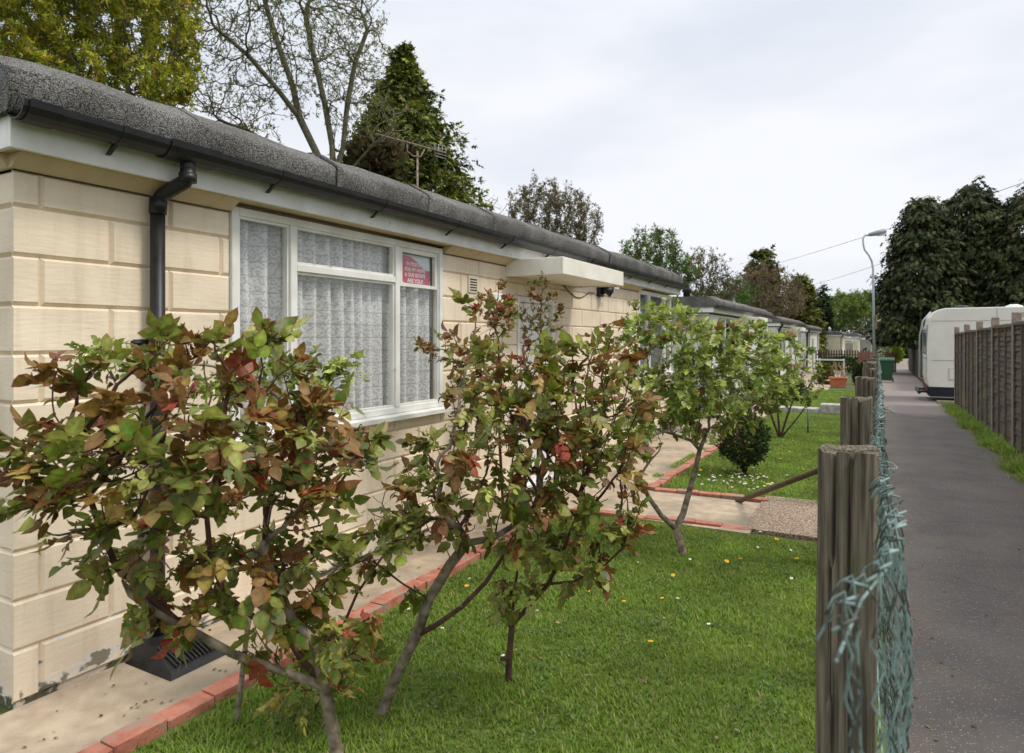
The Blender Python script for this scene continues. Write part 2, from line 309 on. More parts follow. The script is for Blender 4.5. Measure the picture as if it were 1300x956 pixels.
def asphalt_material():
    m = bpy.data.materials.new('worn_asphalt'); m.use_nodes = True; t = m.node_tree; p = t.nodes['Principled BSDF']; n = t.nodes.new; l = t.links.new
    p.inputs['Roughness'].default_value = .85; p.inputs['Specular IOR Level'].default_value = .3
    tc = n('ShaderNodeTexCoord')
    a = n('ShaderNodeTexNoise'); a.inputs['Scale'].default_value = 1.3; a.inputs['Detail'].default_value = 7; l(tc.outputs['Object'], a.inputs[0])
    r = n('ShaderNodeValToRGB'); r.color_ramp.elements[0].position = .35; r.color_ramp.elements[0].color = (.078, .068, .062, 1); r.color_ramp.elements[1].position = .68; r.color_ramp.elements[1].color = (.115, .103, .092, 1); l(a.outputs[0], r.inputs[0])
    v = n('ShaderNodeTexVoronoi'); v.inputs['Scale'].default_value = 85; l(tc.outputs['Object'], v.inputs[0])
    s = n('ShaderNodeSeparateXYZ'); l(v.outputs['Color'], s.inputs[0])
    c = n('ShaderNodeMapRange'); c.inputs[1].default_value = .5; c.inputs[2].default_value = 1; c.inputs[4].default_value = .75; l(s.outputs[0], c.inputs[0])
    d = n('ShaderNodeMath'); d.operation = 'LESS_THAN'; d.inputs[1].default_value = .33; l(v.outputs['Distance'], d.inputs[0])
    e = n('ShaderNodeMath'); e.operation = 'MULTIPLY'; l(c.outputs[0], e.inputs[0]); l(d.outputs[0], e.inputs[1])
    mx = n('ShaderNodeMixRGB'); mx.inputs[2].default_value = (.34, .28, .24, 1); l(e.outputs[0], mx.inputs[0]); l(r.outputs[0], mx.inputs[1])
    cv = n('ShaderNodeTexVoronoi'); cv.feature = 'DISTANCE_TO_EDGE'; cv.inputs['Scale'].default_value = .9
    wz = n('ShaderNodeTexNoise'); wz.inputs['Scale'].default_value = 3; wz.inputs['Detail'].default_value = 6; l(tc.outputs['Object'], wz.inputs[0])
    wm = n('ShaderNodeMixRGB'); wm.inputs[0].default_value = .22; l(tc.outputs['Object'], wm.inputs[1]); l(wz.outputs['Color'], wm.inputs[2]); l(wm.outputs[0], cv.inputs[0])
    ck = n('ShaderNodeMapRange'); ck.inputs[1].default_value = .0; ck.inputs[2].default_value = .007; ck.inputs[3].default_value = .25; ck.inputs[4].default_value = 0; l(cv.outputs[0], ck.inputs[0])
    mk = n('ShaderNodeMixRGB'); mk.inputs[2].default_value = (.03, .028, .025, 1); l(ck.outputs[0], mk.inputs[0]); l(mx.outputs[0], mk.inputs[1]); 
    st_ = n('ShaderNodeMapRange'); st_.inputs[1].default_value = .45; st_.inputs[2].default_value = .7; st_.inputs[4].default_value = .42; l(wz.outputs[0], st_.inputs[0])
    ms = n('ShaderNodeMixRGB'); ms.inputs[2].default_value = (.155, .115, .085, 1); l(st_.outputs[0], ms.inputs[0]); l(mk.outputs[0], ms.inputs[1]); mx = ms
    # newer, paler surfacing beyond the fence end
    sp = n('ShaderNodeSeparateXYZ'); l(tc.outputs['Object'], sp.inputs[0])
    z = n('ShaderNodeTexNoise'); z.inputs['Scale'].default_value = .8; l(tc.outputs['Object'], z.inputs[0])
    za = n('ShaderNodeMath'); za.operation = 'MULTIPLY_ADD'; za.inputs[1].default_value = 2.5; l(z.outputs[0], za.inputs[0]); l(sp.outputs[1], za.inputs[2])
    ex = n('ShaderNodeMath'); ex.operation = 'MULTIPLY_ADD'; ex.inputs[1].default_value = .55; l(wz.outputs[0], ex.inputs[0]); l(sp.outputs[0], ex.inputs[2])
    er = n('ShaderNodeMapRange'); er.inputs[1].default_value = 1.62; er.inputs[2].default_value = 1.84; er.inputs[4].default_value = .85; l(ex.outputs[0], er.inputs[0])
    me_ = n('ShaderNodeMixRGB'); me_.inputs[2].default_value = (.10, .085, .045, 1); l(er.outputs[0], me_.inputs[0]); l(mx.outputs[0], me_.inputs[1]); mx = me_
    zr = n('ShaderNodeMapRange'); zr.inputs[1].default_value = 19; zr.inputs[2].default_value = 19.6; zr.inputs[4].default_value = .8; l(za.outputs[0], zr.inputs[0])
    m3 = n('ShaderNodeMixRGB'); m3.inputs[2].default_value = (.235, .195, .175, 1); l(zr.outputs[0], m3.inputs[0]); l(mx.outputs[0], m3.inputs[1]); l(m3.outputs[0], p.inputs['Base Color'])
    bz = n('ShaderNodeTexNoise'); bz.inputs['Scale'].default_value = 110; bz.inputs['Detail'].default_value = 4; l(tc.outputs['Object'], bz.inputs[0])
    bp = n('ShaderNodeBump'); bp.inputs['Strength'].default_value = .8; bp.inputs['Distance'].default_value = .01; l(bz.outputs[0], bp.inputs['Height']); l(bp.outputs[0], p.inputs['Normal']); return m
ASPH = asphalt_material()
SOIL = mat('soil_and_turf', (.045, .06, .018), (.085, .10, .03), 9, .95, .6, 60, c3=(.09, .07, .045), s3=2, m3=(.6, .7))
TURF = mat('turf_base', (.075, .125, .018), (.12, .17, .03), 14, .95, .7, 120, c3=(.13, .13, .045), s3=4, m3=(.6, .75))

# ---------------------------------------------------------------- ground
def sheet(name, x0, x1, y0, y1, z, m, kind='structure', edge=0, poly=None):
    ys = sorted(set([y0, y1]+[q for q in (8, 110) if y0 < q < y1]+([] if not poly else [p[0] for p in poly])))
    mb = MB(); vs = []
    for y in ys:
        a, b = (x0, x1) if poly is None else (np.interp(y, [p[0] for p in poly], [p[1] for p in poly]), np.interp(y, [p[0] for p in poly], [p[2] for p in poly]))
        vs += [(a, y, gz(y)+z), (b, y, gz(y)+z)]
    n = len(ys); fs = [(2*i, 2*i+1, 2*i+3, 2*i+2) for i in range(n-1)]
    if edge:
        vs += [(p[0], p[1], p[2]-edge) for p in vs[:]]; k = 2*n
        for i in range(n-1): fs += [(2*i, 2*i+2, 2*i+2+k, 2*i+k), (2*i+1, 2*i+1+k, 2*i+3+k, 2*i+3)]
        fs += [(0, k, k+1, 1), (k-2, k-1, 2*k-1, 2*k-2)]
    mb.add(vs, fs); o = mb.build(name, m, fixn=False); 
    me = o.data
    import bmesh
    bm = bmesh.new(); bm.from_mesh(me)
    for f in bm.faces:
        f.normal_update()
        if abs(f.normal.z) > .5 and f.normal.z < 0: f.normal_flip()
    bm.to_mesh(me); bm.free()
    return tag(o, kind=kind)
sheet('ground', -400, 400, -60, 700, -.012, SOIL)
sheet('path', 0, 0, -4, 100, 0, ASPH, poly=[(-4, .03, 2.1), (8, .05, 1.72), (17, .05, 1.74), (20.8, .05, 1.9), (21.3, .05, 9), (27, .05, 9), (27.6, .1, 1.62), (50, .15, 1.75), (80, 1.1, 2.6), (100, 2.2, 3.6)])
sheet('side_path', -3.34, -2.72, -1, 5.82, .014, CONC, edge=.03)
sheet('entrance_path', -3.34, -.95, 5.82, 6.95, .016, CONC, edge=.03)
sheet('side_path', -3.34, -2.2, 6.95, 17.2, .014, CONC, edge=.03)
sheet('gate_slab', -1.02, -.02, 5.95, 7.3, .022, AGG, edge=.04)
sheet('lawn', -2.62, .03, -.5, 5.84, -.003, TURF)
sheet('lawn', -2.12, .03, 7.0, 16.9, -.003, TURF)
sheet('lawn', -3.4, .03, 17.3, 26, -.003, TURF)
sheet('garden_path', -3.9, -1.6, 26.2, 60, .004, CONC, edge=.02)

# grass
def grass(name, area, n, hmin, hmax, lab=None, mask=None, cols=None, width=.0028, tilt=.45):
    x0, x1, y0, y1 = area
    X = rng.uniform(x0, x1, n); Y = rng.uniform(y0, y1, n)
    # clumping
    keep = np.array([mnoise.noise(Vector((x*3.1, y*3.1, 0))) + .55*mnoise.noise(Vector((x*11, y*11, 3))) for x, y in zip(X, Y)])
    if mask is not None: k = mask(X, Y); X, Y, keep = X[k], Y[k], keep[k]; n = len(X)
    Z = np.array([gz(y) for y in Y])-.004
    H = rng.uniform(hmin, hmax, n)*(1+.45*keep)
    an = rng.uniform(0, 2*math.pi, n)
    D = np.stack([np.cos(an)*tilt*rng.uniform(.3, 1.4, n), np.sin(an)*tilt*rng.uniform(.3, 1.4, n), np.ones(n)], 1)
    Nn = np.stack([np.cos(an), np.sin(an), np.full(n, -.3)], 1)
    Fm = frames(D, Nn)
    tv = [(-1, 0, 0), (1, 0, 0), (.8, .5, .06), (-.8, .5, .06), (0, 1, .3)]
    tf = [(0, 1, 2), (0, 2, 3), (3, 2, 4)]
    S = np.stack([np.full(n, width)*rng.uniform(.7, 1.5, n), H, H], 1)
    f = rng.random((n, 1)); c = np.array([.12, .205, .022])*(1-f)+np.array([.20, .29, .045])*f
    c = c*(1+.25*keep[:, None])
    pch = np.array([mnoise.noise(Vector((x*1.3+5, y*1.3, 9))) for x, y in zip(X, Y)])[:, None].clip(-.1, .5)
    c = c*(1-pch*.6)+np.array([.24, .30, .05])*pch*.6; c *= np.array([1.12, 1.1, .9])
    dry = rng.random(n) < .07; c[dry] = np.array([.38, .33, .16])
    return tag(scatter(name, tv, tf, np.stack([X, Y, Z], 1), Fm, S, c, GRASSM), lab, 'grass' if lab else None, None, 'stuff')
grass('lawn_grass', (-2.58, 0.0, .9, 5.82), 135000, .014, .036, 'short mown green grass of the near lawn beside the rose trees')
grass('lawn_grass', (-2.1, 0.0, 7.05, 16.9), 100000, .022, .045, 'mown grass of the second lawn with the round clipped shrub', width=.004)
grass('lawn_grass', (-3.2, 0.0, 17.3, 26), 26000, .03, .055, 'far lawn grass in front of the terracotta trough', width=.008)
grass('verge_grass', (1.36, 1.78, 8, 20.9), 26000, .05, .2, 'unmown grass verge along the foot of the timber panel fence', width=.0045, mask=lambda X, Y: X+.07*rng.normal(size=len(X)) > 1.56+.07*np.sin(Y*2.3)+.05*np.sin(Y*7.7), tilt=.75)
grass('edging_grass', (-2.74, -2.56, 1.0, 5.8), 2600, .02, .05, 'grass tufts growing through the brick edging beside the side path', width=.003, mask=lambda X, Y: (np.sin(Y*5)+np.sin(Y*13.3)) > .3)
grass('edging_grass', (-2.34, -2.15, 7.0, 12), 5000, .03, .075, 'long grass tufts along the brick edging of the second lawn', width=.004, mask=lambda X, Y: (np.sin(Y*3)+np.sin(Y*8.3)) > -.2)

def weeds():
    n = 2600; k = n//26; cx_ = rng.uniform(-2.5, -.15, k); cy_ = rng.uniform(1.2, 5.7, k); i = rng.integers(0, k, n)
    X = cx_[i]+rng.normal(0, .05, n); Y = cy_[i]+rng.normal(0, .05, n); q = (X > -2.55) & (X < -.03) & (Y < 5.78); X, Y = X[q], Y[q]; n = len(X)
    a = rng.uniform(0, 6.28, n); D = np.stack([np.cos(a), np.sin(a), rng.uniform(.1, .6, n)], 1)
    T = ([(-.15, 0, 0), (.15, 0, 0), (.42, .5, .08), (.3, .9, .02), (0, 1.05, 0), (-.3, .9, .02), (-.42, .5, .08)], [(0, 1, 2), (0, 2, 6), (6, 2, 3), (6, 3, 5), (5, 3, 4)])
    tag(scatter('clover_patch', T[0], T[1], np.stack([X, Y, rng.uniform(.012, .026, n)], 1), frames(D, np.array([0, 0, 1])+rng.normal(0, .25, (n, 3))), rng.uniform(.008, .02, n), palette(n, [(.06, .13, .03), (.10, .19, .04), (.13, .18, .07)], [.4, .4, .2]), GRASSM), 'clover and broad leaved weeds spread through the near lawn', 'weeds', None, 'stuff')
# ---------------------------------------------------------------- houses
def rect_sub(rects, ops):
    for (a, b, c, d) in ops:
        nr = []
        for (y0, y1, z0, z1) in rects:
            if b <= y0 or a >= y1 or d <= z0 or c >= z1: nr.append((y0, y1, z0, z1)); continue
            if a > y0: nr.append((y0, a, z0, z1))
            if b < y1: nr.append((b, y1, z0, z1))
            m0, m1 = max(a, y0), min(b, y1)
            if c > z0: nr.append((m0, m1, z0, c))
            if d < z1: nr.append((m0, m1, d, z1))
        rects = nr
    return [r for r in rects if r[1]-r[0] > .012 and r[3]-r[2] > .012]
G0, GP, BL = .262, .2197, .63
def blockwall(mb, plane, lo, hi, z0, z1, axis, sign, ops, joint0, lap=.018):
    """rusticated precast face: lo..hi along the wall, raised bevelled blocks proud of a backing"""
    zs = [z0]+[G0+GP*k+z0*0 for k in range(0, 10) if z0+.05 < G0+GP*k < z1-.05]+[z1]
    def P(s, z, d):   # s along wall, d depth behind face
        return (plane-sign*d, s, z) if axis == 0 else (s, plane-sign*d, z)
    for k in range(len(zs)-1):
        j0 = joint0+(0 if (len(zs)-k) % 2 == 0 else BL/2)
        js = [lo]+[q for q in np.arange(j0-BL*40, hi, BL) if lo+.05 < q < hi-.05]+[hi]
        for i in range(len(js)-1):
            for (a, b, c, d) in rect_sub([(js[i], js[i+1], zs[k], zs[k+1])], ops):
                e = .015
                o = [(a, c), (b, c), (b, d), (a, d)]; q = [(a+e, c+e*1.1), (b-e, c+e*1.1), (b-e, d-e*.9), (a+e, d-e*.9)]
                if i == 0: q[0] = (a, q[0][1]); q[3] = (a, q[3][1])
                if i == len(js)-2 : q[1] = (b, q[1][1]); q[2] = (b, q[2][1])
                h = [(y+(.004 if 0 else 0), z) for y, z in o]
                vs = [P(s, z, lap) for s, z in h]+[P(s, z, 0) for s, z in q]
                mb.add(vs, [(4, 5, 6, 7)]+[(n_, (n_+1) % 4, 4+(n_+1) % 4, 4+n_) for n_ in range(4)])
    for (a, b, c, d) in rect_sub([(lo+(.02 if axis else .0195), hi-(.002 if axis else 0), z0, z1)], ops):
        mb.box(P(a, c, lap+.001), P(b, d, .12))
def roof_mesh(house, xf, depth, y0, y1, zb, detail):
    prof = [(.135, 2.59), (.188, 2.60), (.203, 2.765), (.195, 2.79), (.16, 2.815), (.02, 2.895), (-.05, 2.912), (-.6, 2.925), (-depth/2, 3.0)]
    left = [(-depth-p[0], p[1]) for p in prof[:-1]][::-1]
    prof = prof+left; ny = max(3, int((y1-y0)/(.16 if detail else .8)))
    ys = np.linspace(y0, y1, ny); vs = []; n = len(prof)
    for y in ys:
        e = min(y-y0, y1-y)
        k = 1-math.exp(-e/.09) if e < .5 else 1
        for i, (px, pz) in enumerate(prof):
            wv = mnoise.noise(Vector((px*1.5, y*1.1, zb+3)))*.022+mnoise.noise(Vector((px*4, y*4.7, 1)))*.012
            near = min(i, n-1-i)
            dz = -(1-k)*(.035 if near > 3 else .02 if near > 2 else 0)
            vs.append((xf+px+(wv if near < 7 else 0), y, zb+pz+dz+(wv*.7 if near > 1 else 0)))
    mb = MB(); mb.add(vs, [(i*n+j, i*n+j+1, (i+1)*n+j+1, (i+1)*n+j) for i in range(ny-1) for j in range(n-1)]+[(i*n+n-1, i*n, (i+1)*n, (i+1)*n+n-1) for i in range(ny-1)], 0, True)
    mb.f += [list(range(n)), [(ny-1)*n+j for j in range(n)][::-1]]; mb.m += [0, 0]; mb.sm += [False, False]
    # felt laps every metre: a slightly proud strip with a dark lip
    if detail:
        for y in np.arange(y0+.88, y1-.2, 1.02):
            pr = [(xf+p[0]+.006*(1 if p[0] > .1 else 0), zb+p[1]+.009) for p in prof[1:9]]
            mb.add([(p[0], y, p[1]) for p in pr]+[(p[0], y+.05, p[1]+.002) for p in pr]+[(p[0]-.004, y-.002, p[1]-.012) for p in pr],
                   [(i, i+1, i+9, i+8) for i in range(7)]+[(i, i+16, i+17, i+1) for i in range(7)], 0, False)
    return mb.build('roof', FELT, house)
def half_pipe(mb, x, z, r, y0, y1, n=9):
    prof = [(x+r*math.cos(a), z+r*.92*math.sin(a)) for a in np.linspace(math.pi, 2*math.pi, n)]
    inn = [(x+(r-.005)*math.cos(a), z+(r-.005)*.92*math.sin(a)) for a in np.linspace(2*math.pi, math.pi, n)]
    P = prof+inn
    mb.prism(P, 1, y0, y1, smooth=False)
def window(house, xf, y0, y1, z0, z1, mull, trans, zb=0, panes=True, sill=True, m=None):
    """white wooden window: outer frame, mullions, rails, panes, sill. trans: list of (y0,y1,z)"""
    m = m or WHITE; fw = .05; a, b = xf-.055, xf+.012
    mb = MB()
    mb.box((a, y0, z0), (b, y0+fw, z1), 0, .004); mb.box((a, y1-fw, z0), (b, y1, z1), 0, .004)
    mb.box((a+.002, y0+fw, z1-fw), (b-.002, y1-fw, z1), 0, .004); mb.box((a+.002, y0+fw, z0), (b-.002, y1-fw, z0+fw), 0, .004)
    edges = [y0+fw]+[q for c in mull for q in (c-.028, c+.028)]+[y1-fw]
    for c in mull: mb.box((a+.001, c-.028, z0+fw), (b+.004, c+.028, z1-fw), 0, .004)
    cells = []
    for i in range(0, len(edges), 2):
        e0, e1 = edges[i], edges[i+1]; tz = [t for t in trans if t[0] < (e0+e1)/2 < t[1]]
        zz = [z0+fw]
        for t in tz: mb.box((a+.003, e0, t[2]-.024), (b+.002, e1, t[2]+.024), 0, .004); zz += [t[2]-.024, t[2]+.024]
        zz.append(z1-fw)
        for j in range(0, len(zz), 2): cells.append((e0, e1, zz[j], zz[j+1]))
    # inner casement beads
    for (e0, e1, c0, c1) in cells:
        for q in ((e0, e0+.016, c0, c1), (e1-.016, e1, c0, c1), (e0+.016, e1-.016, c0, c0+.018), (e0+.016, e1-.016, c1-.016, c1)):
            mb.box((a+.01, q[0], q[2]), (b-.014, q[1], q[3]))
    w_ = mb.build('window', m, house)
    for (e0, e1, c0, c1) in cells:
        MB().box((xf-.034, e0+.014, c0+.016), (xf-.03, e1-.014, c1-.014)).build('pane', GLASS, w_)
    if sill:
        s = MB(); s.prism([(xf-.05, z0-.045), (xf+.075, z0-.045), (xf+.078, z0-.012), (xf+.0, z0-.001), (xf-.05, z0-.001)], 1, y0-.03, y1+.05)
        s.build('sill', WHITE, w_)
    return w_
def curtain(y0, y1, z0, z1, x, label, group=None, m=None):
    nx = int((y1-y0)/.012); mb = MB(); vs = []; rnd = rng.uniform(0, 6, 4)
    for i in range(nx+1):
        y = y0+(y1-y0)*i/nx
        for j, f in enumerate((0, .33, .66, 1)):
            ph = y*46+2.6*math.sin(y*4.1+rnd[0])+1.1*math.sin(y*9.3+rnd[1])
            am = (.032+.014*math.sin(y*5.3+rnd[2]))*(1.15-.4*f)
            vs.append((x+am*math.sin(ph+.25*math.sin(f*5+y*6)), y, z0+(z1-z0)*f))
    fs = [(i*4+j, (i+1)*4+j, (i+1)*4+j+1, i*4+j+1) for i in range(nx) for j in range(3)]
    mb.add(vs, fs, 0, True); o = mb.build('net_curtain', m or LACE, None, (x, (y0+y1)/2, z0), fixn=False)
    uv = o.data.uv_layers.new(name='UVMap')
    for lp in o.data.loops:
        c = mb.v[lp.vertex_index]; uv.data[lp.index].uv = (c[1]*1.35, c[2])
    return tag(o, label, 'curtain', group)
def house(xf, y0, y1, zb, wallm, label, depth=6.4, ops=(), detail=False, fascia=None, joint0=1.60, name='bungalow'):
    h = empty(name, (xf-depth/2, (y0+y1)/2, zb), label, 'house', 'single storey prefab bungalows in a row')
    ops = list(ops); mb = MB()
    if detail:
        blockwall(mb, xf, y0, y1, zb+.03, zb+2.40, 0, 1, ops, joint0)
        blockwall(mb, y0, xf-depth, xf-.0185, zb+.03, zb+2.40, 1, -1, [], xf-.30)
        mb.box((xf-depth, y1-.12, zb+.03), (xf-.13, y1, zb+2.4))
        mb.box((xf-depth, y0+.13, zb+.03), (xf-depth+.1, y1-.13, zb+2.4))
        mb.box((xf-depth+.01, y0+.02, zb-.3), (xf-.02, y1-.02, zb+.03))
        mb.box((xf-depth+.1, y0+.13, zb+2.41), (xf-.13, y1-.13, zb+2.44))
    else:
        for (a, b, c, d) in rect_sub([(y0, y1, zb-.3, zb+2.42)], ops): mb.box((xf-.1, a, c), (xf, b, d))
        mb.box((xf-depth, y0, zb-.3), (xf-.101, y0+.1, zb+2.42)); mb.box((xf-depth, y1-.1, zb-.3), (xf-.101, y1, zb+2.42))
        mb.box((xf-depth, y0+.101, zb-.3), (xf-depth+.1, y1-.101, zb+2.42))
        for z in np.arange(zb+.22, zb+2.3, .22):       # raised course lips
            mb.box((xf-depth*.9, y0-.012, z), (xf-.02, y0-.001, z+.19))
            for (a, b, c, d) in rect_sub([(y0+.02, y1-.02, z, z+.19)], ops): mb.box((xf+.001, a, c), (xf+.012, b, d))
    wl = mb.build('wall', wallm, h)
    roof_mesh(h, xf, depth, y0-.11, y1+.11, zb, detail)
    fa = MB(); fm = fascia or WHITE
    fa.box((xf+.125, y0-.08, zb+2.457), (xf+.15, y1+.08, zb+2.62), 0, .003)
    fa.box((xf-depth-.1, y0-.08, zb+2.457), (xf+.124, y0-.056, zb+2.62), 0, .003)
    fa.box((xf-depth-.1, y1+.056, zb+2.457), (xf+.124, y1+.08, zb+2.62), 0, .003)
    fa.build('fascia', fm, h)
    sf = MB(); sf.box((xf-.1, y0-.055, zb+2.462), (xf+.124, y1+.055, zb+2.475)); sf.box((xf-depth, y0-.055, zb+2.462), (xf-.101, y0+.1, zb+2.475)); sf.build('soffit', TRIM, h)
    g = MB(); gx, gzz = xf+.232, zb+2.628
    half_pipe(g, gx, gzz, .078, y0-.10, y1+.10)
    gutter = g.build('gutter', BLACK, h)
    if detail:
        for y in list(np.arange(y0+.32, y1, .93)):
            b = MB(); half_pipe(b, gx, gzz+.002, .083, y-.013, y+.013); b.box((xf+.151, y-.012, gzz-.05), (xf+.2, y+.012, gzz-.005))
            b.prism([(xf+.152, gzz-.11), (xf+.165, gzz-.11), (xf+.225, gzz-.074), (xf+.215, gzz-.06)], 1, y-.01, y+.01)
            b.build('bracket', BLACK, gutter)
        for y in (y0-.02, y0+6.1): j = MB(); half_pipe(j, gx, gzz+.003, .088, y-.06, y+.06); j.build('joint', BLACK, gutter)
    return h
XF = -3.34
W1 = (2.61, 4.77, 1.06, 2.435); W2 = (10.19, 12.02, 1.06, 2.435); DR = (6.15, 7.05, .03, 2.1)
H1 = house(XF, 1.49, 12.1, 0, WALL, 'cream block prefab bungalow filling the left side with lace-curtained window', ops=[W1, W2, DR], detail=True)
# cornice under the soffit, with a gap where the window is
c = MB()
for a, b in ((1.47, 2.60), (4.78, 10.18)):
    c.prism([(XF+.0, 2.401), (XF+.022, 2.401), (XF+.105, 2.461), (XF+.0, 2.461)], 1, a, b)
c.prism([(1.49, 2.401), (1.468, 2.401), (1.42, 2.461), (1.49, 2.461)], 0, XF-6.3, XF+.0); c.build('cornice', TRIM, H1)
w1 = window(H1, XF, *W1, mull=[3.08, 4.145], trans=[(3.08, 4.14, 2.115)])
# opening light behind the poster: small top casement
f = MB()
for q in ((4.185, 4.215, 2.07, 2.375), (4.66, 4.69, 2.07, 2.375), (4.215, 4.66, 2.07, 2.098), (4.215, 4.66, 2.347, 2.375)): f.box((XF-.03, q[0], q[2]), (XF+.004, q[1], q[3]), 0, .003)
f.build('casement', WHITE, w1)
window(H1, XF, *W2, mull=[10.75, 11.65], trans=[])
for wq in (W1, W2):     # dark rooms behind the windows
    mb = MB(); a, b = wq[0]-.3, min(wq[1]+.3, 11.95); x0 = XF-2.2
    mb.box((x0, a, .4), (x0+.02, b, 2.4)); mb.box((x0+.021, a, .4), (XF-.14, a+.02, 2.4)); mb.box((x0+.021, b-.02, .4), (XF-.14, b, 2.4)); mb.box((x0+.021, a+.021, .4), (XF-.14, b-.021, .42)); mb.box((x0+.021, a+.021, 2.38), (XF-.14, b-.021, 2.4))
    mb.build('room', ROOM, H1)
curtain(2.62, 3.145, 1.1, 2.40, XF-.10, 'white lace net curtain in the narrow left light of the big window')
curtain(3.15, 4.235, 1.1, 2.40, XF-.10, 'wide white lace net curtain in the middle of the big window')
curtain(4.24, 4.80, 1.1, 2.40, XF-.10, 'white lace net curtain under the red poster')
DULL = mat('plain_net', (.35, .36, .36), (.22, .23, .23), 6, .9, stretch=(1, 8, .3))
curtain(10.22, 11.99, 1.1, 2.40, XF-.085, 'grey net curtain in the far window of the cream bungalow', m=DULL)
# poster
PINK = mat('poster_red', (.62, .05, .09), (.38, .05, .10), 9, .5); PALE = mat('poster_pale', (.55, .68, .68), (.68, .74, .72), 6, .5); INK = mat('poster_white', (.82, .8, .8), rough=.5)
pr = empty('campaign_poster', (XF-.045, 4.435, 2.1), 'red and pale blue campaign poster with white lettering in the window', 'poster')
MB().box((XF-.048, 4.222, 2.102), (XF-.044, 4.652, 2.344)).build('sheet', PALE, pr)
bl = [(4.235, 2.325), (4.30, 2.335), (4.38, 2.328), (4.46, 2.295), (4.53, 2.255), (4.56, 2.235), (4.646, 2.228), (4.645, 2.15), (4.638, 2.108), (4.30, 2.108), (4.26, 2.13), (4.245, 2.20), (4.275, 2.25), (4.232, 2.27)]
mb = MB(); mb.prism([(p[0], p[1]) for p in bl], 0, XF-.0438, XF-.0425); mb.build('emblem', PINK, pr)
def text(s, yc, z, size, m, parent, x, name='lettering', wide=1.0):
    cu = bpy.data.curves.new(name, 'FONT'); cu.body = s; cu.size = size; cu.align_x = 'CENTER'; cu.extrude = .0004; cu.offset = size*.018
    to = bpy.data.objects.new('tmp', cu); COL.objects.link(to); bpy.context.view_layer.update()
    me = bpy.data.meshes.new_from_object(to.evaluated_get(bpy.context.evaluated_depsgraph_get())); bpy.data.objects.remove(to)
    off = OFF[parent.name]
    for v in me.vertices:
        a, b, c_ = v.co; v.co = Vector((x+c_-off[0], yc+a*wide-off[1], z+b-off[2]))
    me.materials.clear(); return link_mesh(name, me, m, parent, None)
for s, z, sz in (("I'M FIGHTING", 2.252, .042), ('FOR MY HOME', 2.208, .042), ('& OUR ESTATE', 2.164, .042), ('ARE YOU?', 2.114, .048)): text(s, 4.44, z, sz, INK, pr, XF-.0415, wide=.98)
# downpipe with swan neck
py = 2.17
d = MB(); gx = XF+.232
half_pipe(d, gx, 2.631, .090, py-.14, py+.14)
d.cyl((gx, py, 2.49), .036, .09, 14)
pts = [(gx, py, 2.52), (gx, py, 2.49), (gx-.012, py-.005, 2.46), (XF+.09, py-.04, 2.40), (XF+.062, py-.05, 2.37), (XF+.058, py-.05, 2.33)]
d.tube(pts, .037, 14); d.tube([(gx, py, 2.50), (gx, py, 2.455)], .044, 14); d.tube([(XF+.066, py-.05, 2.385), (XF+.058, py-.05, 2.30)], .043, 14)
d.tube([(XF+.058, py-.05, 2.32), (XF+.058, py-.05, .07)], .036, 14)
for z in (1.62, .62):
    d.tube([(XF+.058, py-.05, z), (XF+.058, py-.05, z+.03)], .042, 14); d.box((XF+.001, py-.12, z+.003), (XF+.02, py+.02, z+.027))
d.tube([(XF+.058, py-.05, 1.2), (XF+.058, py-.05, 1.12)], .042, 14)
d.build('downpipe', BLACK, H1)
tp = MB(); tp.tube([(XF, 2.03, 1.635), (XF+.03, 2.03, 1.635), (XF+.045, 2.03, 1.62)], .012, 8); tp.cyl((XF+.03, 2.0, 1.628), .013, .05, 8, axis=1); tp.build('overflow_pipe', BLACK, H1)
# gully cover
gc = empty('drain_cover', (-3.13, 2.12, .015), 'black slatted plastic drain cover on the concrete below the downpipe', 'drain cover')
g = MB(); cx, cy = -3.14, 2.13
sc = lambda P: [(cx+(p[0]-cx)*.78, cy+(p[1]-cy)*.72, .015+(p[2]-.015)*.85) for p in P]
g.add([(cx-.23, cy-.22, .015), (cx+.24, cy-.22, .015), (cx+.24, cy+.22, .015), (cx-.23, cy+.22, .015), (cx-.20, cy-.15, .13), (cx-.02, cy-.15, .13), (cx-.02, cy+.15, .13), (cx-.20, cy+.15, .13), (cx+.22, cy-.2, .045), (cx+.22, cy+.2, .045), (cx-.22, cy-.21, .045), (cx-.22, cy+.21, .045)],
      [(3, 2, 1, 0), (4, 5, 6, 7), (0, 1, 8, 10), (1, 2, 9, 8), (2, 3, 11, 9), (3, 0, 10, 11), (10, 8, 5, 4), (8, 9, 6, 5), (9, 11, 7, 6), (11, 10, 4, 7)])
g.v = sc(g.v); g.build('housing', BLACK, gc)
g = MB()
for i in range(11):
    yy = cy-.15+.03*i; g.add([(cx+.0, yy, .13), (cx+.0, yy+.012, .13), (cx+.2, yy+.012, .058), (cx+.2, yy, .058), (cx+.0, yy, .139), (cx+.0, yy+.012, .139), (cx+.2, yy+.012, .067), (cx+.2, yy, .067)], [(4, 5, 6, 7), (0, 1, 5, 4), (1, 2, 6, 5), (2, 3, 7, 6), (3, 0, 4, 7)])
g.v = sc(g.v); g.build('slat', BLACK, gc)
